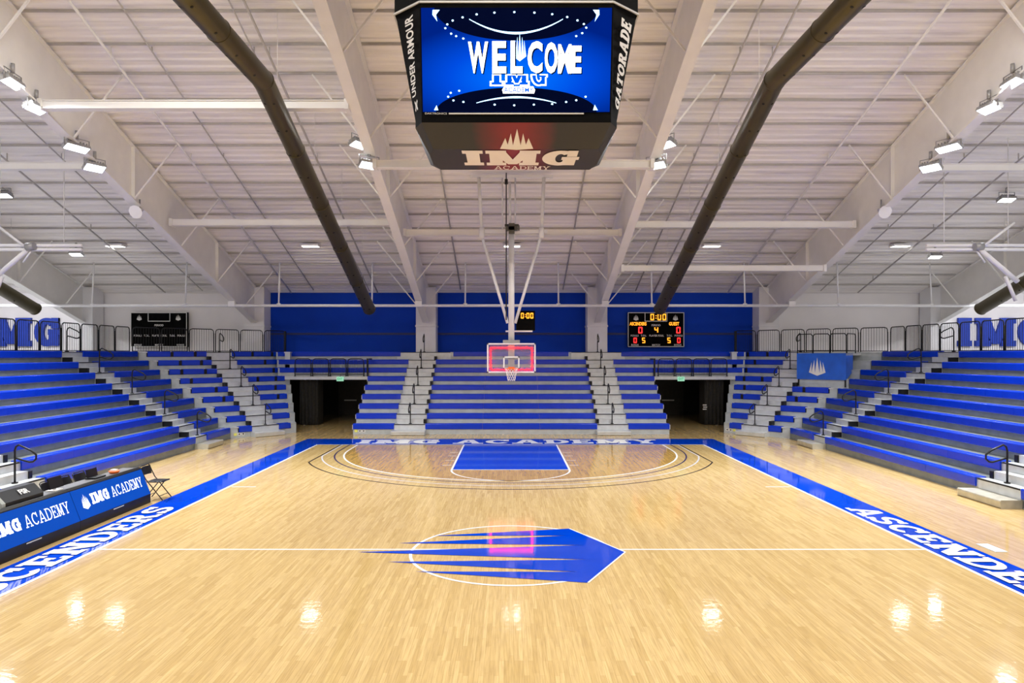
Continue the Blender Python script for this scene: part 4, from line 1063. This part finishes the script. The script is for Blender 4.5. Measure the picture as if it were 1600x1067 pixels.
# ================================================================== SCORERS' TABLES
def scorer_table(y1, y0, label):
    root = thing('scorer_table', label, 'scorer table', (-9.1, (y0+y1)/2, 0), 'courtside LED scorer tables')
    g_ = .003
    a0, a1 = y0+g_, y1-g_
    prof = [(-8.70, .0), (-8.70, .20), (-8.94, .82), (-8.98, .86), (-9.02, .86), (-9.02, .0)]
    m = MB(); m.prism([(x, a0, z) for x, z in prof], (0, a1-a0, 0)); m.build('cabinet', M['black'], root)
    f0 = quad((-8.70, a0, .20), (-8.70, a1, .20), (-8.94, a0, .82), (-8.94, a1, .82), .008)
    m = MB(); m.face([f0(.001, .02), f0(.999, .02), f0(.999, .97), f0(.001, .97)]); sc = m.build('led_panel', M['led_blue'], root)
    f1 = quad((-8.70, a0, .20), (-8.70, a1, .20), (-8.94, a0, .82), (-8.94, a1, .82), .014)
    m = MB(); put(m, EMBT, f1, (.08, .28, .17, .78)); m.build('emblem', M['led_white'], sc); m = MB(); put(m, slab('IMG', .32, .2), f1, (.20, .37, .43, .72)); m.build('panel_lettering', M['led_white'], sc); m = MB(); put(m, slab('ACADEMY', .13, .09, .09), f1, (.47, .37, .93, .72)); m.build('panel_lettering', M['led_white'], sc)
    m = MB(); m.box(-9.36, -8.99, a0, a1, .80, .84); m.build('table_top', M['table_top'], root)
    m = MB(); put(m, [rect(0, 0, 1, 1)], plane((-8.695, (a0+a1)/2-.2, .175), (0, .4, 0), (0, 0, .022))); m.build('maker_plate', M['letter_dim'], root)
    for yy in (a0+.08, a1-.08):
        m = MB(); m.box(-9.34, -9.30, yy-.02, yy+.02, 0, .80); m.build('leg', M['black'], root)
scorer_table(16.5, 13.8, 'courtside LED scorer table with blue front, farthest from the camera')
scorer_table(13.8, 11.1, 'courtside LED scorer table with blue front, second from the far end')
scorer_table(11.1, 8.4, 'courtside LED scorer table cut off by the left picture edge')
# table top items
def on_table(nm, label, cat, y, x, build, group=None):
    root = thing(nm, label, cat, (x, y, .845), group); build(root, x, y, .845); return root
def console(root, x, y, z):
    m = MB(); m.prism([(x+.16, y-.5, z), (x+.16, y-.5, z+.08), (x-.02, y-.5, z+.26), (x-.18, y-.5, z+.26), (x-.18, y-.5, z)], (0, 1.0, 0)); m.build('case', M['black'], root)
    m = MB(); m.prism([(x+.17, y-.60, z), (x+.17, y-.60, z+.08), (x-.02, y-.60, z+.28), (x-.18, y-.60, z+.28), (x-.18, y-.60, z)], (0, .09, 0)); m.build('end_cap', M['olive'], root)
    m = MB(); put(m, sans('FSR', .03), quad((x+.165, y-.05, z+.085), (x+.165, y+.20, z+.085), (x-.012, y-.05, z+.262), (x-.012, y+.20, z+.262), .006), (.0, .3, 1, .75)); m.build('lettering', M['letter'], root)
on_table('control_console', 'black slanted control console with white letters on the scorer table', 'console', 12.7, -9.2, console)
def monitor(root, x, y, z):
    m = MB(); m.box(x-.10, x+.10, y-.12, y+.12, z, z+.015); m.box(x-.02, x+.02, y-.03, y+.03, z, z+.12); m.build('stand', M['letter'], root)
    m = MB(); m.obox((x+.02, y, z+.16), (.012, 0, .004), (0, .2, 0), (-.03, 0, .11)); m.build('display', M['black'], root)
on_table('small_monitor', 'small dark monitor on a white stand on the scorer table next to the console', 'monitor', 13.75, -9.2, monitor)
def cup(root, x, y, z):
    m = MB(); m.tube([(x, y, z), (x, y, z+.05), (x, y, z+.055)], [.09, .12, .11], 14); m.build('tray', M['orange'], root)
    m = MB(); m.box(x-.06, x+.06, y-.07, y+.05, z+.03, z+.085); m.build('box', M['cream'], root)
on_table('small_tray', 'small orange and cream tray on the far scorer table', 'tray', 15.75, -9.15, cup)
def pad(root, x, y, z):
    m = MB(); m.box(x-.13, x+.1, y-.2, y+.2, z, z+.03); m.build('base', M['black'], root)
    m = MB(); m.obox((x-.10, y, z+.10), (.008, 0, .002), (0, .19, 0), (-.02, 0, .10)); m.build('lid', M['black'], root)
on_table('laptop', 'open black laptop on the scorer table, left of the tray', 'laptop', 15.15, -9.2, pad)

def chair_at(x, y, rz, label, first=[None]):
    if first[0] is None:
        root = thing('folding_chair', label, 'chair', (0, 0, 0), 'black folding chairs at the scorer tables')
        # faces +X
        m = MB(); m.box(-.19, .20, -.20, .20, .43, .46); m.build('seat', M['black'], root, bevel=.012)
        m = MB(); n = 8
        for i in range(n):
            a, c = -.20+.40*i/n, -.20+.40*(i+1)/n
            cur = lambda q: -.30+.04*(q/.2)**2
            m.prism([(cur(a), a, .60), (cur(c), c, .60), (cur(c)-.04, c, .80), (cur(a)-.04, a, .80)], (-.015, 0, 0))
        m.build('backrest', M['black'], root)
        for s in (-1, 1):
            m = MB(); m.tube([(.22, s*.215, .0), (-.20, s*.215, .52), (-.33, s*.215, .80), (-.335, s*.18, .83)], .012, 6); m.build('front_leg', M['black'], root)
            m = MB(); m.tube([(-.26, s*.19, .0), (.10, s*.19, .44)], .012, 6); m.build('rear_leg', M['black'], root)
        m = MB(); m.tube([(-.335, -.18, .83), (-.335, .18, .83)], .012, 6); m.tube([(.14, -.215, .10), (.14, .215, .10)], .009, 6); m.tube([(-.20, -.19, .10), (-.20, .19, .10)], .009, 6); m.build('frame_bar', M['black'], root)
        first[0] = root; o = root
    else:
        o = first[0].copy(); C.objects.link(o); o['label'] = label
        for ch in first[0].children:
            c = ch.copy(); C.objects.link(c); c.parent = o
    o.location = (x, y, 0); o.rotation_euler = (0, 0, rz); return o
chair_at(-8.75, 16.95, 0, 'black folding chair standing at the far end of the scorer tables')
for i, y in enumerate((15.95, 15.4, 14.85, 14.3)):
    chair_at(-9.78, y, 0, '%s black folding chair behind the scorer table, counted from the far end' % ORD[i])

# floor plate
c0, = [P(1548, 856.5, F*CAMZ/(856.5-HY))]
m = MB(); m.box(c0.x-.10, c0.x+.13, c0.y-.26, c0.y+.26, .0, .012); m.box(c0.x-.06, c0.x+.09, c0.y-.2, c0.y+.2, .012, .016)
tag(m.build('floor_plate', M['alu']), 'silver floor outlet plate beside the right sideline lettering', 'floor plate')

# ------------------------------------------------------------------ world + colour
w = bpy.data.worlds.new('world'); bpy.context.scene.world = w; w.use_nodes = True
w.node_tree.nodes['Background'].inputs['Color'].default_value = (.8, .85, 1, 1); w.node_tree.nodes['Background'].inputs['Strength'].default_value = .3
sc = bpy.context.scene
sc.view_settings.view_transform = 'Standard'; sc.view_settings.look = 'None'; sc.view_settings.exposure = 0
sc.cycles.max_bounces = 8; sc.cycles.diffuse_bounces = 5; sc.cycles.use_denoising = True
sc.cycles.sample_clamp_indirect = 8
